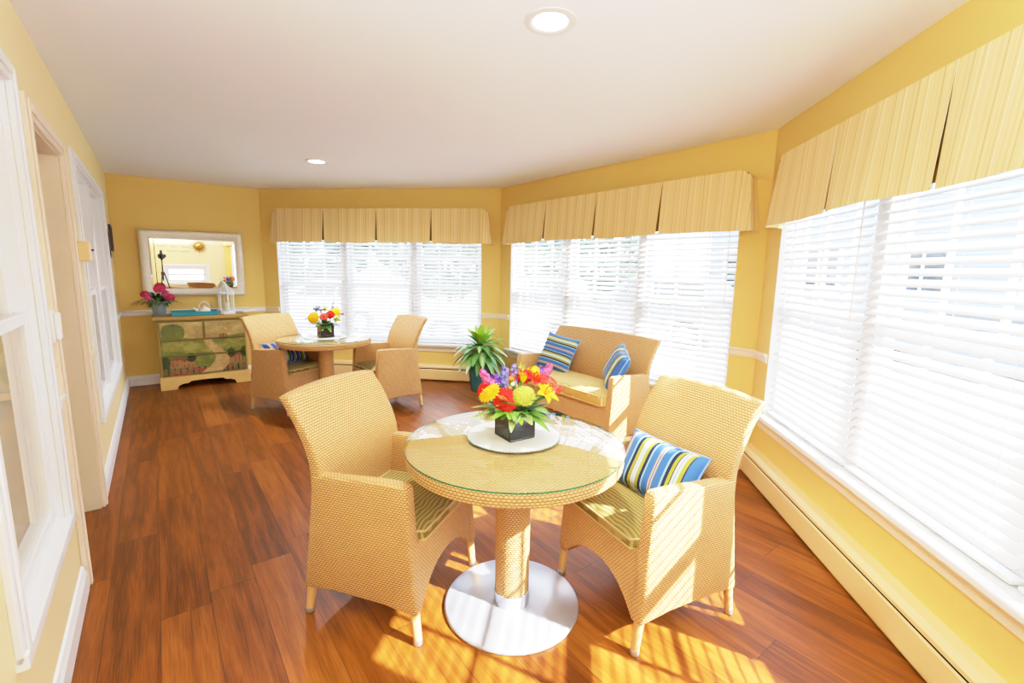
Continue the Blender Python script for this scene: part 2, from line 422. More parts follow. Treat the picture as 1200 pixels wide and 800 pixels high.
# ------------------------------------------------------------------ windows and blinds
def rect_frame(bm, x0, x1, z0, z1, y0, y1, w, wb=None):
    wb = wb or w
    box(bm, x0, x0 + w, y0, y1, z0, z1); box(bm, x1 - w, x1, y0, y1, z0, z1)
    box(bm, x0 + w, x1 - w, y0, y1, z1 - w, z1); box(bm, x0 + w, x1 - w, y0, y1, z0, z0 + wb)
def sash(root, x0, x1, z0, z1, y, cols, rows, pane, grid_m=True):
    bm = nb(); rect_frame(bm, x0, x1, z0, z1, y, y + .03, .042)
    s_ = obj('sash', bm, M['trim'], root, bevel=.003, seg=1)
    if grid_m:
        bm = nb()
        for i in range(1, cols):
            x = x0 + (x1 - x0) * i / cols; box(bm, x - .009, x + .009, y + .006, y + .024, z0 + .042, z1 - .042)
        for j in range(1, rows):
            z = z0 + (z1 - z0) * j / rows; box(bm, x0 + .042, x1 - .042, y + .007, y + .023, z - .009, z + .009)
        obj('glazing_bars', bm, M['trim'], s_)
    bm = nb(); v = [bm.verts.new(p) for p in ((x0 + .04, y + .015, z0 + .04), (x1 - .04, y + .015, z0 + .04), (x1 - .04, y + .015, z1 - .04), (x0 + .04, y + .015, z1 - .04))]
    bm.faces.new(v); obj('pane', bm, pane, s_)
def window(name, Fm, x0, x1, z0, z1, units, pane, yo=.085, stool=True, bars=True, mull=.09, zmid=None):
    root = thing(name, None, None, Fm, kind='structure')
    bm = nb(); rect_frame(bm, x0, x1, z0, z1, yo - .005, TH + .01, .025)
    zm = zmid or (z0 + z1) / 2
    w = (x1 - x0 - mull * (units - 1)) / units
    for i in range(1, units):
        xm = x0 + i * w + (i - .5) * mull; box(bm, xm - mull / 2, xm + mull / 2, yo - .02, TH + .01, z0 + .025, z1 - .025)
    obj('window_frame', bm, M['trim'], root)
    bm = nb()                                   # white lining of the reveal
    box(bm, x0 - .001, x0 + .006, .0, yo, z0, z1); box(bm, x1 - .006, x1 + .001, .0, yo, z0, z1); box(bm, x0, x1, .0, yo, z1 - .006, z1 + .001)
    obj('reveal', bm, M['trim'], root)
    for i in range(units):
        a = x0 + i * (w + mull) + (.025 if i == 0 else 0); b = x0 + i * (w + mull) + w - (.025 if i == units - 1 else 0)
        sash(root, a, b, z0 + .025, zm + .022, yo, 3, 2, pane, bars); sash(root, a, b, zm - .022, z1 - .025, yo + .034, 3, 2, pane, bars)
    if stool:
        bm = nb(); box(bm, x0 - .06, x1 + .06, -.05, 0, z0 - .028, z0 + .002); box(bm, x0, x1, 0, yo, z0 - .028, z0 + .002)
        obj('sill', bm, M['trim'], root, bevel=.006)
        bm = nb(); prism(bm, [(0, z0 - .105), (.012, z0 - .1), (.016, z0 - .06), (.03, z0 - .045), (.034, z0 - .028), (0, z0 - .028)], lambda o, z: (x0 - .04, -o, z), lambda o, z: (x1 + .04, -o, z))
        obj('apron', bm, M['trimcream'], root)
    return root
window('window_1', FBC, WX0, WX1, HS, HT, 3, M['pane'])
window('window_2', FCD, WX0, WX1, HS, HT, 3, M['pane'])
window('window_3', FDR, WX0, WX1R, HS, HT, 3, M['pane'])
def casing(root, x0, x1, z0, z1, w=.072, m='trim', sides=True, bottom=False):
    bm = nb()
    for a, b, c, d in ((x0 - w, x0, z0, z1 + w), (x1, x1 + w, z0, z1 + w), (x0, x1, z1, z1 + w)) + (((x0 - w, x1 + w, z0 - w, z0),) if bottom else ()):
        box(bm, a, b, -.018, 0, c, d)
        if b - a < d - c: box(bm, a + w * .3, b - w * .3, -.026, -.018, c, d - (.02 if not bottom else 0))
        else: box(bm, a, b, -.026, -.018, c + w * .3, d - w * .3)
    return obj('casing', bm, M[m], root, bevel=.003, seg=1)
wn = window('window_4', FL_, -NW1, -NW0, LZ0, LZ1, 1, M['paneint'], yo=.022, stool=False, zmid=1.24, bars=False)
casing(wn, -NW1, -NW0, LZ0 - .02, LZ1)
bm = nb(); box(bm, -NW1 - .072, -NW0 + .072, -.026, .02, LZ0 - .04, LZ0 + .004); obj('sill', bm, M['trim'], wn, bevel=.005)
wf = window('window_5', FL_, -FW1, -FW0, LZ0, LZ1, 2, M['paneint'], yo=.022, stool=False, mull=.12, zmid=1.22, bars=False)
casing(wf, -FW1, -FW0, LZ0 - .02, LZ1)
bm = nb(); box(bm, -FW1 - .072, -FW0 + .072, -.026, .02, LZ0 - .04, LZ0 + .004); obj('sill', bm, M['trim'], wf, bevel=.005)
we = window('window_6', FEF, ew_a, ew_b, EZ0, EZ1, 1, M['pane'], yo=.06, stool=False, bars=False)
casing(we, ew_a, ew_b, EZ0, EZ1, bottom=True)
dr = thing('door_1', None, None, FL_, kind='structure')
casing(dr, -DO1, -DO0, 0, DOZ, .078, 'trimcream')
bm = nb(); box(bm, -DO1 - .001, -DO1 + .012, 0, TH + .02, 0, DOZ); box(bm, -DO0 - .012, -DO0 + .001, 0, TH + .5, 0, DOZ); box(bm, -DO1, -DO0, 0, TH + .02, DOZ - .012, DOZ + .001)
obj('jamb', bm, M['jamb'], dr)

NS = 30
def make_blind(w):
    root = thing('window_blind', 'white slatted blind', 'blind', Matrix.Identity(4), 'white horizontal blinds in the bay windows')
    z0, z1 = HS + .012, HT - .02; y = .045
    tilt = rad(35)
    bm = nb()
    zt, zb = z1 - .05, z0 + .03; pitch = (zt - zb) / (NS + .5)
    for i in range(NS):
        z = zb + pitch * (i + .8)
        pr = []
        for k_ in range(4):
            a = k_ / 3 - .5; dy = a * .05; dz = .0025 * (1 - (2 * a) ** 2)
            pr.append((y + dy * math.cos(tilt) - dz * math.sin(tilt), z + dy * math.sin(tilt) + dz * math.cos(tilt)))
        up = [(p[0], p[1] + .0022) for p in pr][::-1]
        prism(bm, pr + up, lambda o, zz: (.006, o, zz), lambda o, zz: (w - .006, o, zz))
    obj('slats', bm, M['slat'], root)
    bm = nb(); box(bm, .003, w - .003, y - .028, y + .028, z1 - .045, z1); obj('headrail', bm, M['white'], root, bevel=.003, seg=1)
    bm = nb(); box(bm, .006, w - .006, y - .024, y + .024, z0, z0 + .016); obj('bottom_rail', bm, M['white'], root, bevel=.004)
    bm = nb()
    for x in (.11, w / 2, w - .11):
        for yy in (y - .027, y + .027): tube(bm, [(x, yy, z0 + .016), (x, yy, z1 - .045)], .0011, 4)
    obj('ladder_cords', bm, M['white'], root)
    bm = nb(); tube(bm, [(w - .07, y - .034, z1 - .06), (w - .07, y - .036, z1 - .75)], .004, 6); obj('tilt_wand', bm, M['white'], root)
    return root
uw = (WX1 - WX0) / 3; uwr = (WX1R - WX0) / 3
proto = make_blind(uw - .012)
wl = ('back window behind the far table', 'middle window behind the loveseat', 'right window nearest the camera')
pos_l = ('left', 'centre', 'right'); pos_r = ('far', 'middle', 'near')
for wi, (Fm, uu) in enumerate(((FBC, uw), (FCD, uw), (FDR, uwr))):
    for i in range(3):
        mt = Fm @ Matrix.Translation((WX0 + i * uu + .006, 0, 0))
        if uu != uw: mt = mt @ Matrix.Diagonal(((uu - .012) / (uw - .012), 1, 1, 1))
        lb = 'white slat blind, %s of three in the %s' % ((pos_l if wi < 2 else pos_r)[i], wl[wi])
        if wi == 0 and i == 0: proto.matrix_world = mt; proto['label'] = lb
        else: dup(proto, mt, lb)

# ------------------------------------------------------------------ valances
def valance(Fm, x0, x1, label, flip=0):
    root = thing('valance', label, 'valance', Fm, 'striped gold valances over the windows')
    zt, zb = 2.172, 1.752; n = 4; pw = (x1 - x0) / n; sd = random.random() * 6
    bm = nb(); box(bm, x0 + .05, x1 - .05, -.095, 0, zt - .03, zt - .015); obj('mounting_board', bm, M['valance'], root)
    bm = nb(); box(bm, x0 + .02, x1 - .02, -.098, -.09, zb + .03, zt - .02); obj('lining', bm, M['lining'], root)  # dark backing strip, its painted shade shows through the pleat slits
    for i in range(n):
        a, b = x0 + i * pw, x0 + (i + 1) * pw
        def f(u, v, th=0., a=a, b=b, i=i):
            gl = .0 if i == 0 else .002 + .013 * v; gr = .0 if i == n - 1 else .002 + .013 * v
            e = 0
            d = min(u, 1 - u) * pw
            fold = 0.
            if (i == 0 and u < .5) or (i == n - 1 and u > .5): fold = 0
            x = a + gl + (b - a - gl - gr) * u
            o = .112 + .030 * v + .010 * v * math.sin(x * 8.5 + sd) + .004 * v * math.sin(x * 27 + sd) - fold
            z = zt + (zb - zt) * v + .007 * v * math.sin(x * 5.1 + sd * 2)
            # flare the outer corners, round the shoulder
            if i == 0: x -= .045 * v * (1 - u) ** 3; z -= .05 * (1 - v) * max(0, 1 - u * 8) ** 2; o -= .02 * max(0, 1 - u * 8)
            if i == n - 1: x += .045 * v * u ** 3; z -= .05 * (1 - v) * max(0, 1 - (1 - u) * 8) ** 2; o -= .02 * max(0, 1 - (1 - u) * 8)
            return (x, -(o - th), z)
        bm = nb(); shell(bm, lambda u, v: f(u, v), lambda u, v: f(u, v, .004), 90, 8)
        obj('pleated_panel', bm, M['valance'], root, smooth=True, angle=60)
    for sgn, xe in ((-1, x0), (1, x1)):
        bm = nb()
        def g(u, v, th=0.):
            z = zt + (zb - zt) * v - .05 * (1 - v); o = .092 * (1 - u) + (.03 * v) * (1 - u)
            return (xe + sgn * (.045 * v + .006 * math.sin(u * 9) * v - th), -o, z - .01 * u)
        shell(bm, lambda u, v: g(u, v), lambda u, v: g(u, v, .004), 8, 8)
        obj('end_return', bm, M['valance'], root, smooth=True)
    return root
valance(FBC, .24, 3.06, 'gold striped pleated valance over the back window behind the far table')
valance(FCD, .24, 3.06, 'gold striped pleated valance over the middle window behind the loveseat')
valance(FDR, .30, min(3.1, LDR - .1), 'gold striped pleated valance over the near right window, largest and closest')

# ------------------------------------------------------------------ baseboard heaters
def heater(Fm, x0, x1, label):
    root = thing('baseboard_heater', label, 'heater', Fm, 'cream baseboard heaters along the bay')
    bm = nb(); box(bm, x0, x1, -.012, 0, .02, .205); obj('back_plate', bm, M['heater'], root)
    bm = nb(); prism(bm, [(.064, .022), (.072, .018), (.076, .03), (.076, .148), (.070, .155), (.064, .15)], lambda o, z: (x0, -o, z), lambda o, z: (x1, -o, z)); obj('front_cover', bm, M['heater'], root)
    bm = nb(); prism(bm, [(0, .2), (.05, .2), (.07, .182), (.07, .17), (.076, .17), (.076, .186), (.054, .21), (0, .212)], lambda o, z: (x0, -o, z), lambda o, z: (x1, -o, z)); obj('top_hood', bm, M['heater'], root)
    bm = nb(); box(bm, x0 + .01, x1 - .01, -.064, -.012, .03, .165); obj('fins', bm, M['dark'], root)
    for xa, xb in ((x0 - .004, x0 + .012), (x1 - .012, x1 + .004)): bm = nb(); box(bm, xa, xb, -.08, 0, .0, .214); obj('end_cap', bm, M['heater'], root)
    return root
heater(FBC, .06, LBC - .06, 'long cream baseboard heater under the back window behind the potted plant')
heater(FCD, .06, LCD - .06, 'long cream baseboard heater under the middle window behind the loveseat')
heater(FDR, .06, LDR - .08, 'long cream baseboard heater under the near right window')

# ------------------------------------------------------------------ wicker seating
def interp(tab, z):
    for (z0, v0), (z1, v1) in zip(tab, tab[1:]):
        if z <= z1:
            k_ = (z - z0) / (z1 - z0); return v0 + (v1 - v0) * k_
    return tab[-1][1]
def seating(name, label, cat, W, bh, ct, cm, group=None, legs_mid=False):
    root = thing(name, label, cat, Matrix.Identity(4), group)
    xf = lambda z: .275 - .045 * (z / .65)
    k_ = bh / .93
    XR = [(0, -.275), (.13, -.262), (.40, -.226), (.56, -.206), (.66 * k_, -.208), (.74 * k_, -.232), (.84 * k_, -.284), (.935 * k_, -.352)]
    xr = lambda z: interp(XR, z)
    Wb = W - .004
    # backrest
    def bk(u, v, th=0.):
        y = -Wb + 2 * Wb * u; q = 1 - (y / Wb) ** 2
        z = .13 + (bh - .13 + .014 * q) * v
        cz = max(0, (z - .45) / .5)
        return (xr(min(z, .935 * k_)) - .022 * q * cz + th, y, z + .35 * th * cz * 0)
    bm = nb(); shell(bm, lambda u, v: bk(u, v), lambda u, v: bk(u, v, .046), 14, 22)
    obj('backrest', bm, M['wicker'], root, smooth=True, bevel=.008, angle=50)
    # arms run down to the floor legs as side panels
    for sg in (-1, 1):
        poly = [(xf(.13), .13), (xf(.3), .3), (xf(.5), .5), (xf(.63), .63), (xf(.645) - .012, .65)]
        poly += [(.10, .647), (-.05, .636), (xr(.62) + .012, .627)]
        poly += [(xr(z) + .01, z) for z in (.56, .45, .3, .13)]
        poly += [(-.12, .145), (.12, .145)]
        y0, y1 = sg * (W - .058), sg * W
        bm = nb(); prism(bm, poly, lambda x, z: (x, y0, z), lambda x, z: (x, y1, z))
        obj('arm_panel', bm, M['wicker'], root, bevel=.011, seg=3, smooth=True, angle=30)
    Wi = W - .056
    rise = .115 if W < .4 else .10
    bm = nb()
    def ap(u, v, th=0.):
        y = -Wi + 2 * Wi * u; zb = .14 + rise * (1 - abs(y / Wi) ** 2.4); z = zb + (.402 - zb) * v
        return (xf(z) - .004 - th, y, z)
    shell(bm, lambda u, v: ap(u, v), lambda u, v: ap(u, v, .04), 24, 8)
    obj('front_apron', bm, M['wicker'], root, smooth=True, angle=50)
    bm = nb(); box(bm, xr(.38) + .046, .2, -Wi, Wi, .365, .4); obj('seat_deck', bm, M['wicker'], root)
    for sx in (1, -1):
        for sy in (1, -1):
            y = sy * (W - .024)
            if sx > 0: pts = [(xf(.2) - .022, y, .2), (xf(.13) - .02, y, .13), (xf(0) - .016, y, .014)]
            else: pts = [(xr(.2) + .026, y, .2), (xr(.13) + .022, y, .13), (xr(0) + .016, y, .014)]
            bm = nb(); tube(bm, pts, [.020, .0195, .0165], 12)
            lg = obj('leg', bm, M['wrap'], root, smooth=True)
            bm = nb(); p = pts[-1]; lathe(bm, [(.014, 0), (.0185, .004), (.0185, .02), (.016, .026)], 12, (p[0], p[1], 0)); obj('foot_cap', bm, M['chrome'], lg, smooth=True)
    # cushion
    x0, x1, yw = xr(.43) + .05, .262, Wi - .008
    def cu(u, v, top=1):
        a, b = 2 * u - 1, 2 * v - 1
        r = .06
        x = (x0 + x1) / 2 + (x1 - x0) / 2 * a; y = yw * b
        # round the two front corners
        if a > 0: y *= 1 - .09 * max(0, (a - .75) / .25) ** 2
        e = (1 - abs(a) ** 8) * (1 - abs(b) ** 10)
        if top: z = .402 + ct * .75 + (ct * .25 + .012) * e
        else: z = .402
        return (x, y, z)
    bm = nb(); shell(bm, lambda u, v: cu(u, v), lambda u, v: cu(u, v, 0), 20, 24)
    cush = obj('seat_cushion', bm, cm, root, smooth=True, bevel=.006, angle=50)
    bm = nb()
    for zz in (.402 + ct * .78, .406):
        loop = [cu(1, j / 16) for j in range(17)] + [cu(1 - i / 8, 1) for i in range(1, 9)] + [cu(0, 1 - j / 8) for j in range(1, 9)] + [cu(i / 8, 0) for i in range(1, 8)]
        tube(bm, [(p[0], p[1], zz) for p in loop], .0045, 6, closed=True)
    obj('piping', bm, M['pipe'], cush, smooth=True)
    return root
CH = [((-.506, 1.933), rad(-18.7)), ((.606, 1.922), rad(206.3)), ((-2.287, 4.696), rad(-24.7)), ((-1.321, 4.797), rad(223.5))]
CL = ['honey wicker armchair at the left of the front table, olive cushion and no pillow',
      'honey wicker armchair at the right of the front table with striped lumbar pillow',
      'honey wicker armchair beside the painted chest, pillow on its seat, left of far table',
      'honey wicker armchair right of the far table, turned towards the back window plant, no pillow']
chair = seating('wicker_armchair', CL[0], 'chair', .285, .93, .05, M['olive'], 'wicker armchairs around the two tables')
chair.matrix_world = TR(*CH[0][0], 0, CH[0][1])
for (p, a), lb in zip(CH[1:], CL[1:]): dup(chair, TR(*p, 0, a), lb)
LS = TR(.602, 4.06, 0, rad(216.5))
sofa = seating('wicker_loveseat', 'wide honey wicker loveseat with thick gold cushion under the middle window', 'sofa', .61, .895, .10, M['gold'])
sofa.matrix_world = LS

# pillows -------------------------------------------------------------
def pillow(name, label, L, W_, T, mat, mw, axis='u', group='striped throw pillows'):
    root = thing(name, label, 'pillow', mw, group)
    def sf(u, v, s_):
        a, b = 2 * u - 1, 2 * v - 1
        x = L / 2 * a * (1 - .07 * (1 - b * b)) ; y = W_ / 2 * b * (1 - .07 * (1 - a * a))
        z = s_ * T / 2 * ((1 - a ** 4) * (1 - b ** 4)) ** .55
        return (x, y, z)
    bm = nb(); uvf = (lambda u, v: (u, v)) if axis == 'u' else (lambda u, v: (v, u))
    grid(bm, lambda u, v: sf(u, v, 1), 22, 16, 0, uvf); grid(bm, lambda u, v: sf(u, v, -1), 22, 16, 0, uvf, True)
    bmesh.ops.remove_doubles(bm, verts=bm.verts, dist=1e-5)
    obj('cover', bm, mat, root, smooth=True, angle=80)
    bm = nb(); n = 14
    lp = [sf(i / n, 0, 0) for i in range(n)] + [sf(1, i / n, 0) for i in range(n)] + [sf(1 - i / n, 1, 0) for i in range(n)] + [sf(0, 1 - i / n, 0) for i in range(n)]
    tube(bm, lp, .004, 6, closed=True); obj('piping', bm, M['cord'], root, smooth=True)
    return root
def pil_mat(base, c, back=25, yaw=0, roll=0):
    """lean a pillow: local x = width, y = up the pillow, z = facing; base frame is the seat (x forward, y left)"""
    R0 = Matrix(((0, 0, 1), (1, 0, 0), (0, 1, 0))).to_4x4()   # x->+y, y->+z, z->+x
    return base @ Matrix.Translation(c) @ Matrix.Rotation(rad(yaw), 4, 'Z') @ Matrix.Rotation(rad(-back), 4, 'Y') @ R0 @ Matrix.Rotation(rad(roll), 4, 'Z')
C1 = TR(*CH[1][0], 0, CH[1][1]); C2 = TR(*CH[2][0], 0, CH[2][1])
pillow('throw_pillow', 'long blue striped lumbar pillow in the armchair right of the front table', .44, .27, .13, M['pillow'], pil_mat(C1, (-.06, -.005, .575), 30, 0, 2))
pillow('throw_pillow', 'navy and green striped lumbar pillow in the armchair beside the painted chest', .46, .25, .13, M['pillow_navy'], pil_mat(C2, (-.055, 0, .565), 32))
pillow('throw_pillow', 'square blue striped pillow at the left end of the loveseat', .36, .35, .13, M['pillow'], pil_mat(LS, (-.04, -.33, .672), 26, 18, -9), 'v')
pillow('throw_pillow', 'square blue striped pillow leaning in the right corner of the loveseat', .36, .34, .14, M['pillow'], pil_mat(LS, (-.03, .40, .665), 24, -38, -12))

# ------------------------------------------------------------------ tables
def make_table():
    root = thing('pedestal_table', 'round wicker pedestal table', 'table', Matrix.Identity(4), 'round wicker pedestal tables with glass tops')
    bm = nb(); lathe(bm, [(.288, 0), (.292, .004), (.292, .012), (.284, .019), (.09, .021)], 72); obj('base', bm, M['steel'], root, smooth=True, angle=50)
    bm = nb(); lathe(bm, [(.078, .02), (.078, .075)], 40); obj('base_collar', bm, M['steel'], root, smooth=True)
    bm = nb(); lathe(bm, [(.0735, .075), (.0735, .68)], 48); obj('pedestal', bm, M['wicker'], root, smooth=True)
    bm = nb(); lathe(bm, [(.40, .672), (.432, .674), (.443, .682), (.446, .70), (.444, .722), (.436, .731)], 72); obj('tabletop', bm, M['wickertop'], root, smooth=True, angle=30)
    bm = nb(); lathe(bm, [(.440, .732), (.449, .7325), (.449, .739), (.447, .740)], 96)
    for f in bm.faces: f.material_index = 0
    bm.faces.ensure_lookup_table()
    for f in bm.faces:
        if len(f.verts) == 4 and all(math.hypot(v.co.x, v.co.y) > .4475 for v in f.verts) : f.material_index = 1
    obj('glass_top', bm, [M['tableglass'], M['glassedge']], root, smooth=True, angle=30)
    return root
T1, T2 = (.018, 1.842), (-1.885, 4.62)
tab = make_table(); tab.matrix_world = TR(*T1); tab['label'] = 'round wicker pedestal table in front with glass top and silver disc base'
dup(tab, TR(*T2), 'round wicker pedestal table at the back, glass top, between two armchairs')
def make_mat():
    root = thing('placemat', 'round frosted placemat', 'placemat', Matrix.Identity(4), 'round frosted glass placemats under the flowers')
    bm = nb(); lathe(bm, [(.19, 0), (.197, .001), (.197, .004), (.192, .006)], 64); obj('disc', bm, M['frost'], root, smooth=True, angle=30)
    bm = nb()
    for i in range(96):
        a = 2 * PI * i / 96; ball(bm, (.199 * math.cos(a), .199 * math.sin(a), .004), .0042, 0, 1)
    obj('beaded_rim', bm, M['bead'], root, smooth=True)
    return root
ZT = .7403
P1, P2 = (.014, 1.915), (T2[0] + .0, T2[1] + .02)
pm = make_mat(); pm.matrix_world = TR(*P1, ZT); pm['label'] = 'round frosted glass placemat with beaded rim on the front table'
dup(pm, TR(*P2, ZT), 'round frosted glass placemat with beaded rim on the back table')

# ------------------------------------------------------------------ flowers
def petal_mat(name, c, rough=.55):
    t = NT(name); f = t.noise(t.obj(), 60, 2)
    a = lin(*c); b = tuple(v * .72 for v in a[:3]) + (1,)
    return t.bsdf(t.mix(f, a, b), rough, .2, Subsurface_Weight=0.)
FM = {k_: petal_mat('petals_' + k_, c) for k_, c in dict(red=(232, 24, 14), yellow=(255, 214, 20), gold=(255, 178, 8), orange=(246, 120, 20), lime=(214, 220, 84),
      pink=(236, 96, 160), magenta=(206, 40, 120), purple=(116, 70, 176), lavender=(136, 132, 220), coral=(240, 84, 70), hotpink=(232, 50, 110), brown=(70, 30, 16), cream=(240, 226, 176)).items()}
LEAF = [petal_mat('leaf_' + n, c, .4) for n, c in (('mid', (96, 146, 58)), ('deep', (52, 100, 44)), ('pale', (176, 198, 124)), ('bright', (120, 178, 56)))]

def leaf(bm, base, d, L, w, droop=.3, mi=0, n=6, fold=.25, mi2=None):
    base = Vector(base); d = Vector(d).normalized(); up = Vector((0, 0, 1))
    s_ = d.cross(up)
    if s_.length < .05: s_ = Vector((1, 0, 0))
    s_.normalize(); nn = s_.cross(d)
    V = []
    for i in range(n + 1):
        q = i / n; c = base + d * L * q - up * droop * L * q * q
        ww = w * math.sin(PI * min(1, (q * .94 + .03))) ** .8 * (1 - .35 * q)
        lift = nn * (fold * ww)
        V.append([bm.verts.new(c - s_ * ww + lift), bm.verts.new(c - s_ * ww * .4 + lift * .25), bm.verts.new(c), bm.verts.new(c + s_ * ww * .4 + lift * .25), bm.verts.new(c + s_ * ww + lift)])
    for i in range(n):
        for j in range(4):
            f = bm.faces.new((V[i][j], V[i][j + 1], V[i + 1][j + 1], V[i + 1][j]))
            f.material_index = mi if (mi2 is None or j in (0, 3)) else mi2
def gerbera(root, name, c, nrm, R, cm, n=22, center='brown', dome=.25):
    c = Vector(c); Bz = basis(nrm); bm = nb()
    for ly in range(3):
        for i in range(n):
            a = 2 * PI * (i + ly * .5) / n; r = R * (1 - .2 * ly); w = r * .125; r0 = R * .1
            pts = []
            for q, ww in ((0, .5), (.5, 1), (.85, .95), (1, .35)):
                rr = r0 + (r - r0) * q; zz = R * (.06 + .09 * ly + dome * .5 * q - dome * .62 * q * q)
                pts.append((rr, ww * w, zz))
            L_ = [bm.verts.new(c + Bz @ Vector((p[0] * math.cos(a) - p[1] * math.sin(a), p[0] * math.sin(a) + p[1] * math.cos(a), p[2]))) for p in pts]
            R_ = [bm.verts.new(c + Bz @ Vector((p[0] * math.cos(a) + p[1] * math.sin(a), p[0] * math.sin(a) - p[1] * math.cos(a), p[2]))) for p in pts]
            for k_ in range(3): bm.faces.new((L_[k_], L_[k_ + 1], R_[k_ + 1], R_[k_]))
    o = obj(name, bm, cm, root, recalc=False)
    bm = nb(); ball(bm, c + Bz @ Vector((0, 0, R * .26)), R * .2, 0, 2, (1, 1, .5), Bz.to_4x4()); obj('flower_centre', bm, FM[center], o, smooth=True)
    return o
def lily(root, name, c, nrm, R, cm, open_=.9):
    c = Vector(c); Bz = basis(nrm); bm = nb()
    for i in range(6):
        a = 2 * PI * i / 6
        def f(u, v):
            q = u; w = R * .27 * math.sin(PI * min(1, q * .9 + .08)) * (2 * v - 1)
            r = R * (.06 + open_ * q ** 1.5); z = R * (.1 + .85 * q - .5 * open_ * q ** 3) - abs(2 * v - 1) * w * .0 - R * .05 * (1 - (2 * v - 1) ** 2)
            return c + Bz @ Vector((r * math.cos(a) - w * math.sin(a), r * math.sin(a) + w * math.cos(a), z))
        grid(bm, f, 6, 2)
    for i in range(5):
        a = 2 * PI * i / 5; d = Bz @ Vector((.22 * math.cos(a), .22 * math.sin(a), .8)); tube(bm, [c, c + d * R], .0012, 5, mi=1)
        ball(bm, c + d * R, .004, 1, 1)
    return obj(name, bm, [cm, FM['orange']], root, smooth=True, angle=80, recalc=False)
def cluster(root, name, c, R, cm, n=34, fl=.3, sc=(1, 1, .85)):
    c = Vector(c); bm = nb()
    for i in range(n):
        ph = math.acos(1 - 1.7 * (i + .5) / n); th = i * 2.39996
        d = Vector((math.sin(ph) * math.cos(th), math.sin(ph) * math.sin(th), math.cos(ph))); p = c + Vector((d.x * R * sc[0], d.y * R * sc[1], d.z * R * sc[2])); Bz = basis(d)
        for k_ in range(5):
            a = 2 * PI * k_ / 5 + i; r = R * fl
            q = [(0, 0, 0), (r * .7, r * .42, r * .2), (r * 1.05, 0, r * .12), (r * .7, -r * .42, r * .2)]
            vs = [bm.verts.new(p + Bz @ Vector((x * math.cos(a) - y * math.sin(a), x * math.sin(a) + y * math.cos(a), z))) for x, y, z in q]
            bm.faces.new(vs)
        ball(bm, p + d * .001, R * .06, 0, 1)
    ball(bm, c, R * .72, 1, 2, sc)
    return obj(name, bm, [cm, LEAF[3]], root, recalc=False)
def spike(root, name, base, top, cm, n=18, r=.012, taper=.6, stem0=.35):
    base, top = Vector(base), Vector(top); bm = nb(); tube(bm, [base, (base + top) / 2, top], .0016, 5, mi=1)
    for i in range(n):
        q = stem0 + (1 - stem0) * i / n; p = base.lerp(top, q); a = i * 2.4; rr = r * (1 - taper * max(0, i / n - .2))
        ax = basis(top - base); d = ax @ Vector((math.cos(a), math.sin(a), .3)); cc = p + d * rr * .9; Bz = basis(d)
        for k_ in range(5):
            b = 2 * PI * k_ / 5
            q4 = [(0, 0, 0), (rr * .65, rr * .4, rr * .15), (rr, 0, rr * .3), (rr * .65, -rr * .4, rr * .15)]
            bm.faces.new([bm.verts.new(cc + Bz @ Vector((x * math.cos(b) - y * math.sin(b), x * math.sin(b) + y * math.cos(b), z))) for x, y, z in q4])
    return obj(name, bm, [cm, LEAF[0]], root, recalc=False)
def vase(root, s=.125, h=.125):
    bm = nb(); a = s / 2; b = a - .006
    box(bm, -a, a, -a, a, 0, .008)
    for x0, x1, y0, y1 in ((-a, a, -a, -b), (-a, a, b, a), (-a, -b, -b, b), (b, a, -b, b)): box(bm, x0, x1, y0, y1, .008, h)
    obj('vase', bm, M['black'], root, bevel=.0025)
    bm = nb(); box(bm, -b, b, -b, b, .01, h - .012); obj('floral_foam', bm, M['soil'], root)
def foliage(root, seed, R=.14, z=.118, n=64):
    rn = random.Random(seed); bm = nb()
    for i in range(n):
        a = i * 2.39996 + rn.uniform(-.3, .3); el = rn.uniform(-.1, .9); L = R * rn.uniform(.55, 1.)
        r0 = rn.uniform(.01, .05)
        d = (math.cos(a) * math.cos(el), math.sin(a) * math.cos(el), math.sin(el))
        leaf(bm, (r0 * math.cos(a), r0 * math.sin(a), z - .005), d, L, rn.uniform(.02, .038), rn.uniform(.1, .5), rn.choice((0, 0, 1, 2, 2, 3, 3)), 5, .12)
    for i in range(26):                        # thin stems and fern sprays
        a = i * 1.7 + .3; el = rn.uniform(.35, 1.3); L = R * rn.uniform(.7, 1.15); d = Vector((math.cos(a) * math.cos(el), math.sin(a) * math.cos(el), math.sin(el)))
        p0 = Vector((0, 0, z)); tube(bm, [p0, p0 + d * L * .6, p0 + d * L + Vector((0, 0, -.01))], .0014, 4, mi=0)
        if el < .8:
            for k_ in range(7):
                q = .4 + .09 * k_
                for sg in (-1, 1): leaf(bm, p0 + d * L * q, d + Vector((-d.y, d.x, 0)) * sg * 1.1, .028, .005, .2, 3, 2)
    obj('foliage', bm, LEAF, root, recalc=False)

# front arrangement, built in world axes about its own base (camera looks along +y)
fa = thing('flower_arrangement', 'mixed bright flowers with big red bloom in black cube vase on the front table', 'flowers', TR(.018, 1.892, ZT + .006), 'flower arrangements in black cube vases')
fv = thing('tmp', None, None)
C.objects.unlink(fv); bpy.data.objects.remove(fv)
def turn(root, n0, a):
    for ch in list(root.children)[n0:]: ch.rotation_euler = (0, 0, a)
vase(fa); turn(fa, 0, rad(33))
foliage(fa, 3, .16)
def P(u, z, y=0): return (u - .018, y, z - ZT - .006)
gerbera(fa, 'red_gerbera', P(-.022, .918, -.055), (-.15, -1, .35), .052, FM['red'], 26, 'red')
gerbera(fa, 'red_gerbera', P(-.115, .95, -.01), (-.7, -.5, .5), .038, FM['red'], 20, 'red')
gerbera(fa, 'yellow_gerbera', P(-.088, .945, -.045), (-.5, -.5, .75), .05, FM['gold'], 18, 'gold')
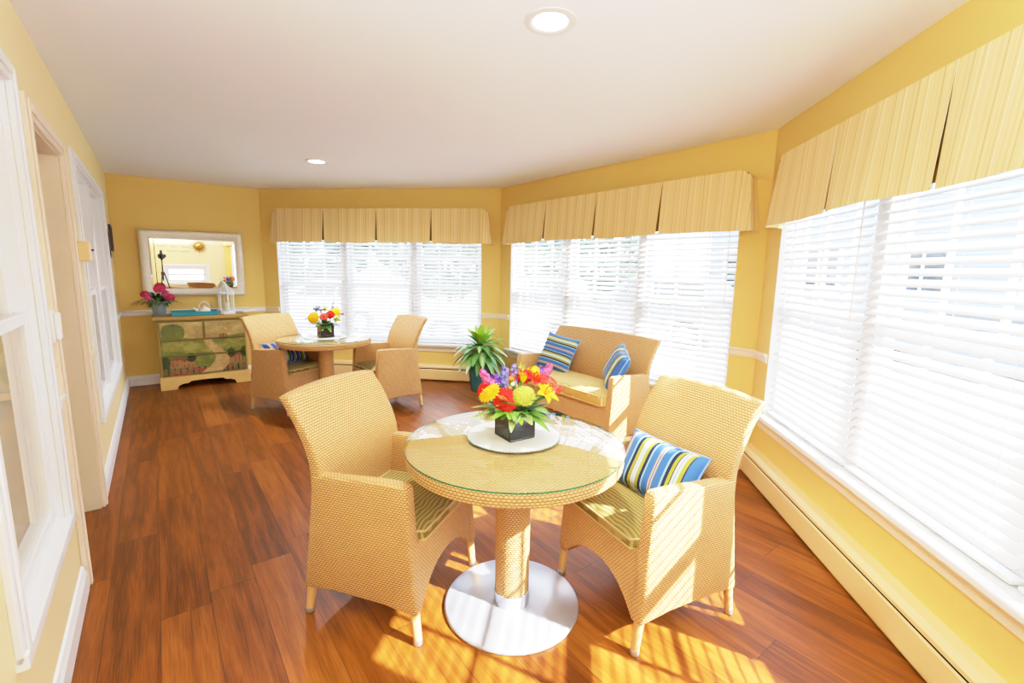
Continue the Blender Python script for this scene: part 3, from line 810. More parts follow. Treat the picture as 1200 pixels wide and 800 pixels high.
lily(fa, 'yellow_lily', P(.135, .93, -.02), (.45, -.5, .7), .062, FM['yellow'])
lily(fa, 'lily_bud', P(.05, .985, -.03), (-.05, -.2, 1), .05, FM['yellow'], .25)
lily(fa, 'red_lily', P(.10, .985, .0), (.2, -.5, .8), .055, FM['red'])
cluster(fa, 'green_hydrangea', P(.052, .935, -.05), .043, FM['lime'], 46, .42)
cluster(fa, 'coral_alstroemeria', P(.155, .965, .03), .035, FM['coral'], 16, .45)
cluster(fa, 'red_carnation', P(.055, 1.0, .02), .03, FM['red'], 26, .45)
cluster(fa, 'yellow_alstroemeria', P(.095, 1.015, .03), .028, FM['yellow'], 16, .5)
cluster(fa, 'red_carnation', P(.02, .99, .05), .028, FM['hotpink'], 24, .45)
spike(fa, 'lavender_delphinium', P(-.01, .88), P(-.03, 1.04, -.01), FM['lavender'], 26, .017, .4)
spike(fa, 'lavender_delphinium', P(.01, .88), P(.012, 1.05, .02), FM['lavender'], 22, .015, .5)
spike(fa, 'pink_snapdragon', P(-.04, .9), P(-.125, 1.025), FM['pink'], 18, .016, .4, .5)
spike(fa, 'purple_statice', P(-.03, .9), P(-.07, 1.0, .03), FM['purple'], 14, .016, .3, .6)
spike(fa, 'pink_snapdragon', P(.1, .92), P(.165, 1.05, .04), FM['pink'], 14, .014, .4, .6)
spike(fa, 'purple_statice', P(.08, .92), P(.13, 1.035, .03), FM['purple'], 12, .014, .3, .65)
spike(fa, 'pink_snapdragon', P(.12, .92), P(.215, .96, .0), FM['coral'], 12, .014, .4, .6)
spike(fa, 'yellow_snapdragon', P(.03, .9), P(.045, 1.055, .03), FM['lime'], 14, .012, .5, .5)
cluster(fa, 'orange_blossom', P(.0, 1.0, -.02), .016, FM['orange'], 8, .6)
cluster(fa, 'cream_blossom', P(.005, .975, -.03), .018, FM['cream'], 10, .5)

fb = thing('flower_arrangement', 'smaller mixed flowers with orange gerbera in black cube vase on the back table', 'flowers', TR(P2[0], P2[1], ZT + .006), 'flower arrangements in black cube vases')
vase(fb, .13, .135); turn(fb, 0, rad(40))
foliage(fb, 11, .15, .128, 40)
# viewed from the camera the arrangement's right-hand direction is (.94, .36)
def Q(u, z, y=0): return (u * .93 - y * .37, u * .37 + y * .93, z)
gerbera(fb, 'orange_gerbera', Q(-.105, .20, -.06), (-.1, -.95, .3), .062, FM['gold'], 22, 'gold')
gerbera(fb, 'red_gerbera', Q(.05, .225, -.05), (.3, -.9, .3), .045, FM['red'], 22, 'red')
gerbera(fb, 'rust_daisy', Q(-.01, .205, -.07), (.2, -.9, .3), .045, FM['coral'], 18, 'brown')
gerbera(fb, 'yellow_gerbera', Q(.105, .255, -.02), (.4, -.8, .5), .05, FM['yellow'], 20, 'gold')
cluster(fb, 'lime_alstroemeria', Q(.11, .18, -.05), .035, FM['lime'], 16, .4)
cluster(fb, 'lime_alstroemeria', Q(0, .28), .03, FM['lime'], 12, .4)
cluster(fb, 'purple_statice', Q(-.07, .28), .035, FM['lavender'], 16, .4)
spike(fb, 'pink_snapdragon', Q(-.02, .2), Q(-.06, .33), FM['pink'], 12, .013)
spike(fb, 'purple_salvia', Q(.05, .2), Q(.09, .37), FM['purple'], 18, .012, .5)
spike(fb, 'purple_salvia', Q(.06, .2), Q(.175, .23), FM['magenta'], 14, .014, .4)
spike(fb, 'purple_salvia', Q(-.06, .18), Q(-.19, .19), FM['magenta'], 8, .008, .4, .7)

# ------------------------------------------------------------------ potted plant by the window
pp = thing('potted_plant', 'leafy green plant in a teal glazed pot on the floor by the bay corner', 'plant', TR(-.37, 5.46))
t = NT('teal_glaze'); gn = t.noise(t.obj(), 9, 4)
M['teal'] = t.bsdf(t.mix(gn, lin(28, 78, 92), lin(52, 118, 128)), .12, .6)
bm = nb(); lathe(bm, [(.105, 0), (.112, .006), (.128, .1), (.148, .22), (.158, .33), (.157, .38), (.15, .41), (.155, .425), (.15, .432), (.14, .428), (.138, .39)], 40, capt=False); obj('pot', bm, M['teal'], pp, smooth=True)
bm = nb(); lathe(bm, [(.13, .36), (.141, .39)], 32); obj('soil', bm, M['soil'], pp)
t = NT('aglaonema_leaf_centre'); M['agc'] = t.bsdf(t.mix(t.noise(t.obj(), 40, 3), lin(126, 168, 84), lin(196, 214, 160)), .35, .4)
t = NT('aglaonema_leaf'); M['agl'] = t.bsdf(t.mix(t.noise(t.obj(), 30, 3), lin(70, 130, 60), lin(120, 172, 84)), .3, .5)
t = NT('aglaonema_new_leaf'); M['agn'] = t.bsdf(t.mix(t.noise(t.obj(), 30, 3), lin(120, 172, 40), lin(170, 204, 70)), .35, .4)
bm = nb(); rn = random.Random(5)
for i in range(74):
    a = i * 2.39996; q = (i / 74); el = 1.35 - 1.5 * q ** .7 + rn.uniform(-.12, .12)
    hgt = .45 + .16 * (1 - q) + rn.uniform(-.02, .02); L = rn.uniform(.24, .33) * (.85 if q < .2 else 1)
    d = Vector((math.cos(a) * math.cos(el), math.sin(a) * math.cos(el), math.sin(el)))
    st = Vector((.02 * math.cos(a), .02 * math.sin(a), .38)); b0 = Vector((.05 * math.cos(a), .05 * math.sin(a), hgt))
    tube(bm, [st, (st + b0) / 2, b0], .004, 5, mi=1)
    new = q < .25
    leaf(bm, b0, d, L, rn.uniform(.044, .058), .2 + .6 * q, 2 if new else 0, 8, .16, 2 if new else (1 if i % 3 == 0 else 0))
obj('foliage', bm, [M['agl'], M['agc'], M['agn']], pp, smooth=True, angle=60, recalc=False)

# ------------------------------------------------------------------ painted chest
CX0, CX1, CD0, CD1, CT = .325, 1.205, .03, .45, .848
ch = thing('chest_of_drawers', 'hand-painted chest of drawers with green landscape scene under the mirror', 'chest', FAB @ Matrix.Translation((CX0, 0, 0)))
CW = CX1 - CX0
hsh = lambda i, j: (math.sin(i * 127.1 + j * 311.7) * 43758.5453) % 1
def sm(x, y):
    i, j = math.floor(x), math.floor(y); f, g = x - i, y - j; f = f * f * (3 - 2 * f); g = g * g * (3 - 2 * g)
    return (hsh(i, j) * (1 - f) + hsh(i + 1, j) * f) * (1 - g) + (hsh(i, j + 1) * (1 - f) + hsh(i + 1, j + 1) * f) * g
def paint(x, y):
    """x,y in 0..1 across the whole front (y up); returns sRGB"""
    n = sm(x * 14, y * 14) * .6 + sm(x * 40, y * 40) * .4
    mixc = lambda a, b, k_: tuple(p + (q - p) * max(0, min(1, k_)) for p, q in zip(a, b))
    c = mixc((188, 160, 92), (206, 184, 120), n)                       # warm sky
    hill = .66 + .05 * math.sin(x * 7 + 1) + .03 * n
    if y < hill: c = mixc((112, 118, 48), (160, 156, 78), n)
    if y < .60 + .03 * math.sin(x * 9): c = mixc((134, 136, 56), (176, 168, 88), n)
    if y < .44 + .04 * math.sin(x * 6 + 2): c = mixc((104, 116, 50), (150, 150, 72), n)
    # big soft tree at upper left
    if ((x - .16) / .13) ** 2 + ((y - .80) / .15) ** 2 < .75 + .5 * n: c = mixc((92, 104, 44), (142, 140, 70), n)
    # winding path
    pc = .60 + .10 * math.sin((y - .05) * 7.5) + .08 * (y - .3); pw = .045 + .12 * max(0, .62 - y)
    if y < .68 and abs(x - pc) < pw: c = mixc((196, 160, 96), (214, 184, 124), n)
    # houses
    for hx, hy, hw, hh in ((.19, .16, .10, .13), (.30, .15, .08, .12), (.86, .18, .09, .12), (.72, .66, .05, .05)):
        if abs(x - hx) < hw and hy < y < hy + hh: c = mixc((186, 140, 88), (170, 104, 70), n); c = (90, 60, 40) if (math.sin(x * 150) > .82 and n > .35) else c
        if 0 < y - hy - hh < hw * .5 and abs(x - hx) < hw - (y - hy - hh) * 1.6: c = mixc((132, 70, 50), (160, 96, 66), n)
    for bx, by, br in ((.04, .26, .07), (.97, .36, .06), (.34, .32, .05), (.80, .36, .05), (.06, .10, .05)):
        if ((x - bx) / br) ** 2 + ((y - by) / (br * 1.7)) ** 2 < .7 + .6 * n: c = mixc((38, 54, 28), (74, 88, 40), n)
    if y < .14 and not abs(x - pc) < pw:
        c = mixc((96, 104, 50), (176, 140, 96), n)
        if math.sin(x * 95) > .7 and y > .03: c = (66, 48, 36)
        if n > .68: c = (170, 80, 62)
    return tuple(v * (.80 + .16 * n) for v in c)
PNT = NT('painted_landscape'); at = PNT.n('Attribute', attribute_name='paint'); PNT.bsdf(at.outputs[0], .45, .3); M['paint'] = PNT.m
M['chestwood'] = plain('olive_gold_painted_wood', lin(186, 156, 84), .45, .3, var=.22, scale=14)
M['chesttop'] = plain('olive_brown_top', lin(166, 136, 70), .4, .3, var=.25, scale=9)
M['plinth'] = plain('cream_tan_plinth', lin(222, 182, 110), .45, .3, var=.12, scale=10)
Z0, Z1 = .155, .80
bm = nb(); box(bm, 0, CW, -CD1 + .012, -CD0, Z0 - .02, Z1); obj('carcass', bm, M['chestwood'], ch, bevel=.004)
bm = nb(); box(bm, -.035, CW + .035, -CD1 - .02, -CD0 + .005, Z1 + .008, CT); box(bm, -.02, CW + .02, -CD1 - .006, -CD0, Z1 - .004, Z1 + .008); obj('top_board', bm, M['chesttop'], ch, bevel=.008)
bm = nb(); zt_ = Z0 - .005
pl = [(-.015, 0), (.14, 0), (.155, .04), (.20, .06), (.25, .062), (.28, .085), (CW / 2, .09), (CW - .28, .085), (CW - .25, .062), (CW - .20, .06), (CW - .155, .04), (CW - .14, 0), (CW + .015, 0), (CW + .015, zt_), (-.015, zt_)]
prism(bm, pl, lambda x, z: (x, -CD1 + .0, z), lambda x, z: (x, -CD1 - .012, z))
for x0, x1 in ((-.015, .01), (CW - .01, CW + .015)): box(bm, x0, x1, -CD1, -CD0, 0, zt_)
obj('plinth', bm, M['plinth'], ch)
def drawer(x0, x1, z0, z1, knobs):
    bm = nb(); nx, nz = max(20, int((x1 - x0) * 130)), max(14, int((z1 - z0) * 130)); yf = -CD1 - .006
    V = grid(bm, lambda u, v: (x0 + (x1 - x0) * u, yf, z0 + (z1 - z0) * v), nx, nz)
    o_edge = [V[i][0] for i in range(nx + 1)] + [V[nx][j] for j in range(1, nz + 1)] + [V[i][nz] for i in range(nx - 1, -1, -1)] + [V[0][j] for j in range(nz - 1, 0, -1)]
    b = [bm.verts.new((v.co.x, -CD1 + .012, v.co.z)) for v in o_edge]
    for k_ in range(len(b)): bm.faces.new((o_edge[k_], b[k_], b[(k_ + 1) % len(b)], o_edge[(k_ + 1) % len(b)]))
    o = obj('drawer', bm, M['paint'], ch); at_ = o.data.color_attributes.new('paint', 'FLOAT_COLOR', 'POINT')
    for i, v in enumerate(o.data.vertices):
        e = min(v.co.x - x0, x1 - v.co.x, v.co.z - z0, z1 - v.co.z)
        c = paint(v.co.x / CW, (v.co.z - Z0) / (Z1 - Z0)) if e > .006 else (70, 52, 30)
        at_.data[i].color = lin(*c)
    for kx in knobs:
        bm = nb(); lathe(bm, [(.005, 0), (.005, .008), (.010, .012), (.011, .018), (.006, .023)], 14, M=Matrix.Translation((kx, yf, (z0 + z1) / 2)) @ Matrix.Rotation(PI / 2, 4, 'X')); obj('knob', bm, M['plinth'], o, smooth=True)
dz = [(Z0 + .008, .385), (.395, .57), (.58, Z1 - .012)]
drawer(.02, CW - .02, *dz[0], ()); drawer(.02, CW - .02, *dz[1], ())
drawer(.02, CW / 2 - .006, *dz[2], ()); drawer(CW / 2 + .006, CW - .02, *dz[2], ((CW * .75),))

def onchest(s, o, z=CT, rz=0): return FAB @ Matrix.Translation((s, -o, z)) @ Matrix.Rotation(rz, 4, 'Z')
# pink flowers in a basket-weave pot
pf = thing('potted_flowers', 'pink flowers with dark leaves in a grey blue lattice pot on the chest', 'plant', onchest(.365, .24))
t = NT('blue_lattice_pot'); x, y, _ = t.sep(t.uv())
d1 = t.math('ABSOLUTE', t.math('SUBTRACT', t.math('FRACT', t.math('DIVIDE', t.math('ADD', x, y), .022)), .5)); d2 = t.math('ABSOLUTE', t.math('SUBTRACT', t.math('FRACT', t.math('DIVIDE', t.math('SUBTRACT', x, y), .022)), .5))
dd = t.math('MINIMUM', d1, d2)
M['lattice'] = t.bsdf(t.ramp(dd, [(.05, lin(190, 204, 216)), (.2, lin(104, 128, 146))]), .5, .3, bump=dd, bstr=.5, bdist=.004)
bm = nb(); lathe(bm, [(.052, 0), (.058, .004), (.076, .145), (.081, .152), (.081, .162), (.074, .164), (.071, .14)], 32, capt=False); obj('pot', bm, M['lattice'], pf, smooth=True, angle=50)
bm = nb(); lathe(bm, [(.065, .13), (.072, .148)], 24); obj('soil', bm, M['soil'], pf)
bm = nb(); rn = random.Random(9)
for i in range(70):
    a = i * 2.39996; el = rn.uniform(-.15, 1.3); L = rn.uniform(.09, .15); d = (math.cos(a) * math.cos(el), math.sin(a) * math.cos(el), math.sin(el))
    b0 = Vector((.03 * math.cos(a), .03 * math.sin(a), .15)) + Vector(d) * rn.uniform(0, .09)
    leaf(bm, b0, d, L * .75, rn.uniform(.018, .028), rn.uniform(.1, .6), rn.choice((0, 1, 1, 2)), 5)
for a, L in ((PI * 1.05, .2), (PI * .98, .22), (.1, .18)):
    b0 = Vector((0, 0, .15)); tube(bm, [b0, b0 + Vector((math.cos(a) * L * .6, math.sin(a) * L * .6 - .02, .05)), b0 + Vector((math.cos(a) * L, math.sin(a) * L - .02, .01))], .002, 4, mi=1)
    for q in (.55, .8, 1): leaf(bm, b0 + Vector((math.cos(a) * L * q, math.sin(a) * L * q - .02, .03 * (1.3 - q))), (math.cos(a), math.sin(a), -.4), .05, .016, .4, 1, 4)
obj('foliage', bm, [LEAF[1], petal_mat('leaf_dark', (22, 48, 26), .35), LEAF[0]], pf, recalc=False)
for x, y, z, r in ((-.115, -.03, .25, .04), (-.09, -.05, .21, .035), (.02, -.06, .31, .05), (.075, -.06, .235, .035), (.11, -.07, .215, .042), (.07, -.02, .27, .03)):
    cluster(pf, 'pink_blossom', (x, y, z), r, FM['hotpink'] if r > .036 else FM['pink'], 18, .5)
# turquoise tray with what lies in it
M['turq'] = plain('turquoise_lacquer', lin(18, 142, 158), .25, .5, var=.05)
M['turqd'] = plain('dark_turquoise_lacquer', lin(8, 92, 104), .3, .5, var=.08)
tr = thing('serving_tray', 'turquoise lacquered rectangular tray on top of the chest', 'tray', onchest(.70, .31))
tw, td, th_ = .225, .135, .05
bm = nb(); box(bm, -tw, tw, -td, td, 0, .008); obj('tray_floor', bm, M['turqd'], tr)
bm = nb()
for x0, x1, y0, y1 in ((-tw, tw, -td, -td + .01), (-tw, tw, td - .01, td)): box(bm, x0, x1, y0, y1, .008, th_)
obj('long_side', bm, M['turq'], tr, bevel=.002)
for sx in (-1, 1):
    bm = nb()
    for y0, y1, z0, z1 in ((-td + .01, -.04, .008, th_), (.04, td - .01, .008, th_), (-.04, .04, .008, .022), (-.04, .04, .04, th_)): box(bm, min(sx * tw, sx * (tw - .01)), max(sx * tw, sx * (tw - .01)), y0, y1, z0, z1)
    obj('handle_side', bm, M['turq'], tr)
bm = nb(); lathe(bm, [(.05, 0), (.08, .004), (.095, .012), (.09, .011), (.05, .005)], 32, capt=True)
props(obj('small_plate', bm, M['white'], smooth=True, mat=onchest(.60, .31, CT + .008)), 'small white plate lying flat in the turquoise tray left of the teapot', 'plate')
tp = thing('teapot', 'white porcelain teapot with high hoop handle in the turquoise tray', 'teapot', onchest(.80, .30, CT + .008, rad(0)))
M['porc'] = plain('white_porcelain', lin(240, 236, 228), .12, .6, var=.03)
bm = nb(); lathe(bm, [(.03, 0), (.034, .003), (.06, .02), (.066, .04), (.06, .06), (.042, .074), (.03, .078)], 36); obj('body', bm, M['porc'], tp, smooth=True, angle=60)
bm = nb(); lathe(bm, [(.034, .076), (.03, .084), (.012, .09), (.006, .094), (.010, .102), (.004, .108)], 28); obj('lid', bm, M['porc'], tp, smooth=True)
bm = nb(); tube(bm, [(-.055, 0, .035), (-.08, 0, .045), (-.098, 0, .066), (-.112, 0, .078)], [.017, .013, .009, .008], 12); obj('spout', bm, M['porc'], tp, smooth=True)
bm = nb(); tube(bm, [(.058 * math.cos(a), 0, .062 + .085 * math.sin(a)) for a in [PI * i / 14 for i in range(15)]], .005, 8); obj('handle', bm, M['porc'], tp, smooth=True)
# lantern
M['lwhite'] = plain('distressed_white_metal', lin(236, 238, 238), .5, .3, var=.1, scale=50)
ln_ = thing('lantern', 'white hexagonal metal lantern with pointed roof on the right of the chest', 'lantern', onchest(1.035, .25, CT, rad(8)))
hexp = lambda r, k_: (r * math.cos(PI / 3 * k_ + PI / 6), r * math.sin(PI / 3 * k_ + PI / 6))
bm = nb(); lathe(bm, [(.098, 0), (.098, .012), (.088, .022)], 6); obj('base', bm, M['lwhite'], ln_)
bm = nb()
for k_ in range(6):
    x, y = hexp(.082, k_)
    tube(bm, [(x, y, .02), (x, y, .245)], .007, 6)
    x2, y2 = hexp(.082, k_ + 1)
    for z in (.03, .238): tube(bm, [(x, y, z), (x2, y2, z)], .007, 6)
obj('frame', bm, M['lwhite'], ln_)
bm = nb()
for k_ in range(6):
    (x, y), (x2, y2) = hexp(.079, k_), hexp(.079, k_ + 1); bm.faces.new([bm.verts.new(p) for p in ((x, y, .03), (x2, y2, .03), (x2, y2, .24), (x, y, .24))])
obj('glass_panel', bm, M['pane'], ln_)
bm = nb(); lathe(bm, [(.098, .245), (.10, .252), (.094, .26)], 6)
for k_ in range(6):
    x, y = hexp(1, k_); tube(bm, [(.09 * x, .09 * y, .255), (.075 * x, .075 * y, .29), (.035 * x, .035 * y, .335), (.018 * x, .018 * y, .35)], .006, 6)
    for q in (.33, .66):
        x3, y3 = [a + (b - a) * q for a, b in zip(hexp(1, k_), hexp(1, k_ + 1))]
        tube(bm, [(.09 * x3, .09 * y3, .255), (.072 * x3, .072 * y3, .29), (.03 * x3, .03 * y3, .338)], .003, 5)
lathe(bm, [(.026, .345), (.02, .36), (.008, .368), (.012, .376), (.004, .386)], 12)
obj('roof', bm, M['lwhite'], ln_, smooth=True, angle=40)
bm = nb(); tube(bm, [(.02 * math.cos(2 * PI * i / 16), 0, .402 + .02 * math.sin(2 * PI * i / 16)) for i in range(16)], .003, 6, closed=True); obj('ring', bm, M['lwhite'], ln_)
bm = nb(); lathe(bm, [(.033, .022), (.033, .13), (.028, .135)], 24); obj('candle', bm, plain('ivory_wax', lin(240, 230, 206), .5, .3), ln_, smooth=True, angle=50)

# ------------------------------------------------------------------ wall pieces
mr_ = thing('wall_mirror', 'wide mirror in a silvery white frame above the painted chest', 'mirror',
            FAB @ Matrix.Translation((.755, -.032, 1.452)) @ Matrix.Rotation(rad(-.95), 4, 'Z') @ Matrix.Rotation(rad(.8), 4, 'X'))
mw, mh, fw = .525, .39, .088
bm = nb()
prof = [(0, .0), (.012, .03), (.03, .04), (.05, .034), (.07, .022), (.088, .012), (.088, .0)]
ringv = []
for o, d in prof:
    ringv.append([bm.verts.new((sx * (mw - o), -d, sz * (mh - o))) for sx, sz in ((-1, -1), (1, -1), (1, 1), (-1, 1))])
for i in range(len(prof) - 1):
    for k_ in range(4): bm.faces.new((ringv[i][k_], ringv[i][(k_ + 1) % 4], ringv[i + 1][(k_ + 1) % 4], ringv[i + 1][k_]))
obj('frame', bm, M['mframe'], mr_, smooth=True, angle=50)
bm = nb(); a, b = mw - .085, mh - .085; be = .022
o_ = [bm.verts.new(p) for p in ((-a, -.004, -b), (a, -.004, -b), (a, -.004, b), (-a, -.004, b))]; i_ = [bm.verts.new(p) for p in ((-a + be, -.006, -b + be), (a - be, -.006, -b + be), (a - be, -.006, b - be), (-a + be, -.006, b - be))]
bm.faces.new(i_)
for k_ in range(4): bm.faces.new((o_[k_], o_[(k_ + 1) % 4], i_[(k_ + 1) % 4], i_[k_]))
obj('mirror_glass', bm, M['mirror'], mr_)
M['darkwood'] = plain('dark_brown_frame', lin(62, 40, 30), .4, .4, var=.15)
M['print'] = plain('muted_print', lin(170, 150, 120), .5, .3, var=.4, scale=25)
for tt, lb in ((.80, 'small dark framed picture on the left wall, nearer the window'), (.30, 'small dark framed picture on the left wall, nearer the mirror corner')):
    pr = thing('picture_frame', lb, 'picture', FL_ @ Matrix.Translation((-tt, 0, 1.635 if tt > .5 else 1.71)), 'pair of dark framed pictures on the left wall')
    bm = nb(); rect_frame(bm, -.11, .11, -.14, .14, -.022, 0, .022); obj('frame', bm, M['darkwood'], pr, bevel=.003)
    bm = nb(); box(bm, -.09, .09, -.008, 0, -.12, .12); obj('print', bm, M['print'], pr)
th = thing('thermostat', 'beige thermostat box on the left wall beside the far window', 'thermostat', FL_ @ Matrix.Translation((-3.15, 0, 1.51)))
bm = nb(); box(bm, -.055, .055, -.06, 0, -.06, .06); obj('housing', bm, M['beigeplastic'], th, bevel=.01, seg=3)
bm = nb(); lathe(bm, [(.006, 0), (.006, .012)], 12, M=Matrix.Translation((.035, -.06, .01)) @ Matrix.Rotation(PI / 2, 4, 'X')); obj('knob', bm, M['black'], th)
sb = thing('alarm_sensor', 'white plastic wall unit mounted between near window and doorway', 'wall unit', FL_ @ Matrix.Translation((-4.43, 0, 1.19)))
bm = nb(); box(bm, -.035, .035, -.028, 0, -.065, .065); obj('back_box', bm, M['white'], sb, bevel=.006, seg=3)
bm = nb(); box(bm, -.028, .028, -.045, -.028, -.055, .055); obj('front_cover', bm, M['white'], sb, bevel=.012, seg=3)
for (x, y), lb in (((.131, 2.025), 'round recessed ceiling light directly above the front table, larger one'), ((-1.879, 4.59), 'round recessed ceiling light above the back table, smaller in view')):
    rl = thing('recessed_light', lb, 'ceiling light', TR(x, y, HC), 'recessed ceiling lights')
    bm = nb(); lathe(bm, [(.104, 0), (.104, -.004), (.088, -.008), (.076, -.006), (.068, .0)], 48, capb=False, capt=False); obj('trim_ring', bm, M['ring'], rl, smooth=True)
    bm = nb(); lathe(bm, [(.0685, -.003), (.04, -.0035)], 40, capb=False); obj('lens', bm, M['lamp'], rl)

# ------------------------------------------------------------------ behind the camera (seen in the mirror)
M['gold'] = M['gold']
M['rays'] = plain('dark_gold_rays', lin(122, 80, 26), .5, .3)
M['brass'] = plain('antique_gold', lin(166, 122, 50), .35, .5, .7, var=.15)
def onfront(from_left, z, o=0.): return FEF @ Matrix.Translation((LEF - from_left, -o, z)) @ Matrix.Rotation(PI / 2, 4, 'X')
so = thing('sun_ornament', 'round gold metal sun with pointed rays on the end wall behind camera', 'wall ornament', onfront(1.07, 1.69, .012))
bm = nb(); lathe(bm, [(.07, 0), (.073, .01), (.056, .025), (.03, .034), (.008, .036)], 40); obj('disc', bm, M['brass'], so, smooth=True)
bm = nb()
for i in range(20):
    a = 2 * PI * i / 20; r1 = .21 if i % 2 else .17; w = .012
    p = [(.07, -w), (r1, 0), (.07, w)]
    prism(bm, p, lambda x, y: (x * math.cos(a) - y * math.sin(a), x * math.sin(a) + y * math.cos(a), .002), lambda x, y: (x * math.cos(a) - y * math.sin(a), x * math.sin(a) + y * math.cos(a), .008))
obj('rays', bm, M['rays'], so)
M['letter'] = plain('grey_vinyl_script', lin(96, 90, 78), .6, .2)
bm = nb(); rn = random.Random(21)
for x0, x1, z in ((.20, .38, 1.67), (.47, .61, 1.665), (.69, .87, 1.665), (.39, .61, 1.56), (.67, .87, 1.555)):
    pts = []; n = int((x1 - x0) / .012)
    for i in range(n + 1):
        q = i / n; pts.append((LEF - x1 + (x1 - x0) * q, -.002, z + .018 * math.sin(i * 1.9) + .008 * rn.uniform(-1, 1)))
    tube(bm, pts, .0045, 4)
props(obj('wall_lettering', bm, M['letter'], mat=FEF), 'two faint lines of grey script lettering on the end wall', 'lettering')
cb = thing('cabinet', 'low brown wooden cabinet standing under the end wall window', 'cabinet', FEF @ Matrix.Translation((LEF - 1.22, 0, 0)))
M['brown'] = plain('mid_brown_wood', lin(126, 86, 52), .45, .3, var=.2, scale=12)
bm = nb(); box(bm, 0, .5, -.27, -.03, .05, .62); obj('body', bm, M['brown'], cb, bevel=.004)
bm = nb(); box(bm, -.02, .52, -.29, -.03, .62, .645); obj('top_board', bm, M['brown'], cb, bevel=.004)
for x0, x1 in ((.012, .246), (.254, .488)):
    bm = nb(); box(bm, x0, x1, -.285, -.27, .07, .605); dd_ = obj('door', bm, M['brown'], cb, bevel=.003)
    bm = nb(); lathe(bm, [(.004, 0), (.008, .01), (.006, .018)], 12, M=Matrix.Translation(((.23 if x0 < .1 else .27), -.285, .38)) @ Matrix.Rotation(PI / 2, 4, 'X')); obj('knob', bm, M['brass'], dd_)
bm = nb(); box(bm, .02, .48, -.25, -.04, 0, .05); obj('plinth', bm, M['dark'], cb)
# the photographer's camera on its tripod
camo = thing('camera', 'black stills camera on a tripod, seen only in the mirror', 'camera', TR(0, -.075, H))
bm = nb(); box(bm, -.068, .068, -.085, -.02, -.052, .036); box(bm, -.03, .03, -.08, -.025, .036, .062); box(bm, .035, .072, -.09, -.008, -.05, .034); obj('body', bm, M['blackmatte'], camo, bevel=.008, seg=3)
bm = nb(); lathe(bm, [(.034, 0), (.036, .02), (.036, .06), (.04, .075), (.034, .075)], 28, M=Matrix.Translation((0, -.02, -.005)) @ Matrix.Rotation(-PI / 2, 4, 'X')); obj('lens', bm, M['blackmatte'], camo, smooth=True, angle=40)
bm = nb(); box(bm, -.02, .02, -.07, -.035, .062, .13); obj('flash', bm, M['blackmatte'], camo, bevel=.004)
tpd = thing('tripod', 'black three-legged tripod holding the camera', 'tripod', TR(0, -.125, 0))
bm = nb(); tube(bm, [(0, 0, .85), (0, 0, 1.33)], .014, 10); obj('column', bm, M['blackmatte'], tpd)
bm = nb(); ball(bm, (0, 0, 1.35), .028, 0, 2); box(bm, -.04, .04, -.04, .04, 1.368, H - .052); obj('ball_head', bm, M['blackmatte'], tpd)
for a in (35, 155, 275):
    bm = nb(); a = rad(a); tube(bm, [(.03 * math.cos(a), .03 * math.sin(a), 1.02), (.26 * math.cos(a), .26 * math.sin(a), .01)], [.014, .010], 10); obj('leg', bm, M['blackmatte'], tpd)
bm = nb(); lathe(bm, [(.035, .98), (.04, 1.0), (.04, 1.05), (.03, 1.06)], 16); obj('collar', bm, M['blackmatte'], tpd)

lsx, lsy = -.10, -.20
lst = thing('light_stand', 'thin black lighting stand with a short top arm beside the tripod', 'light stand', TR(lsx, lsy, 0, aAB))
bm = nb(); tube(bm, [(0, 0, .02), (0, 0, 1.84)], .009, 8); obj('pole', bm, M['blackmatte'], lst)
bm = nb(); tube(bm, [(0, 0, 1.835), (.19, 0, 1.835)], .011, 8); obj('arm', bm, M['blackmatte'], lst)
for k_ in range(3):
    a = rad(20 + 120 * k_); bm = nb(); tube(bm, [(0, 0, .32), (.15 * math.cos(a), .15 * math.sin(a), .01)], .007, 6); obj('leg', bm, M['blackmatte'], lst)

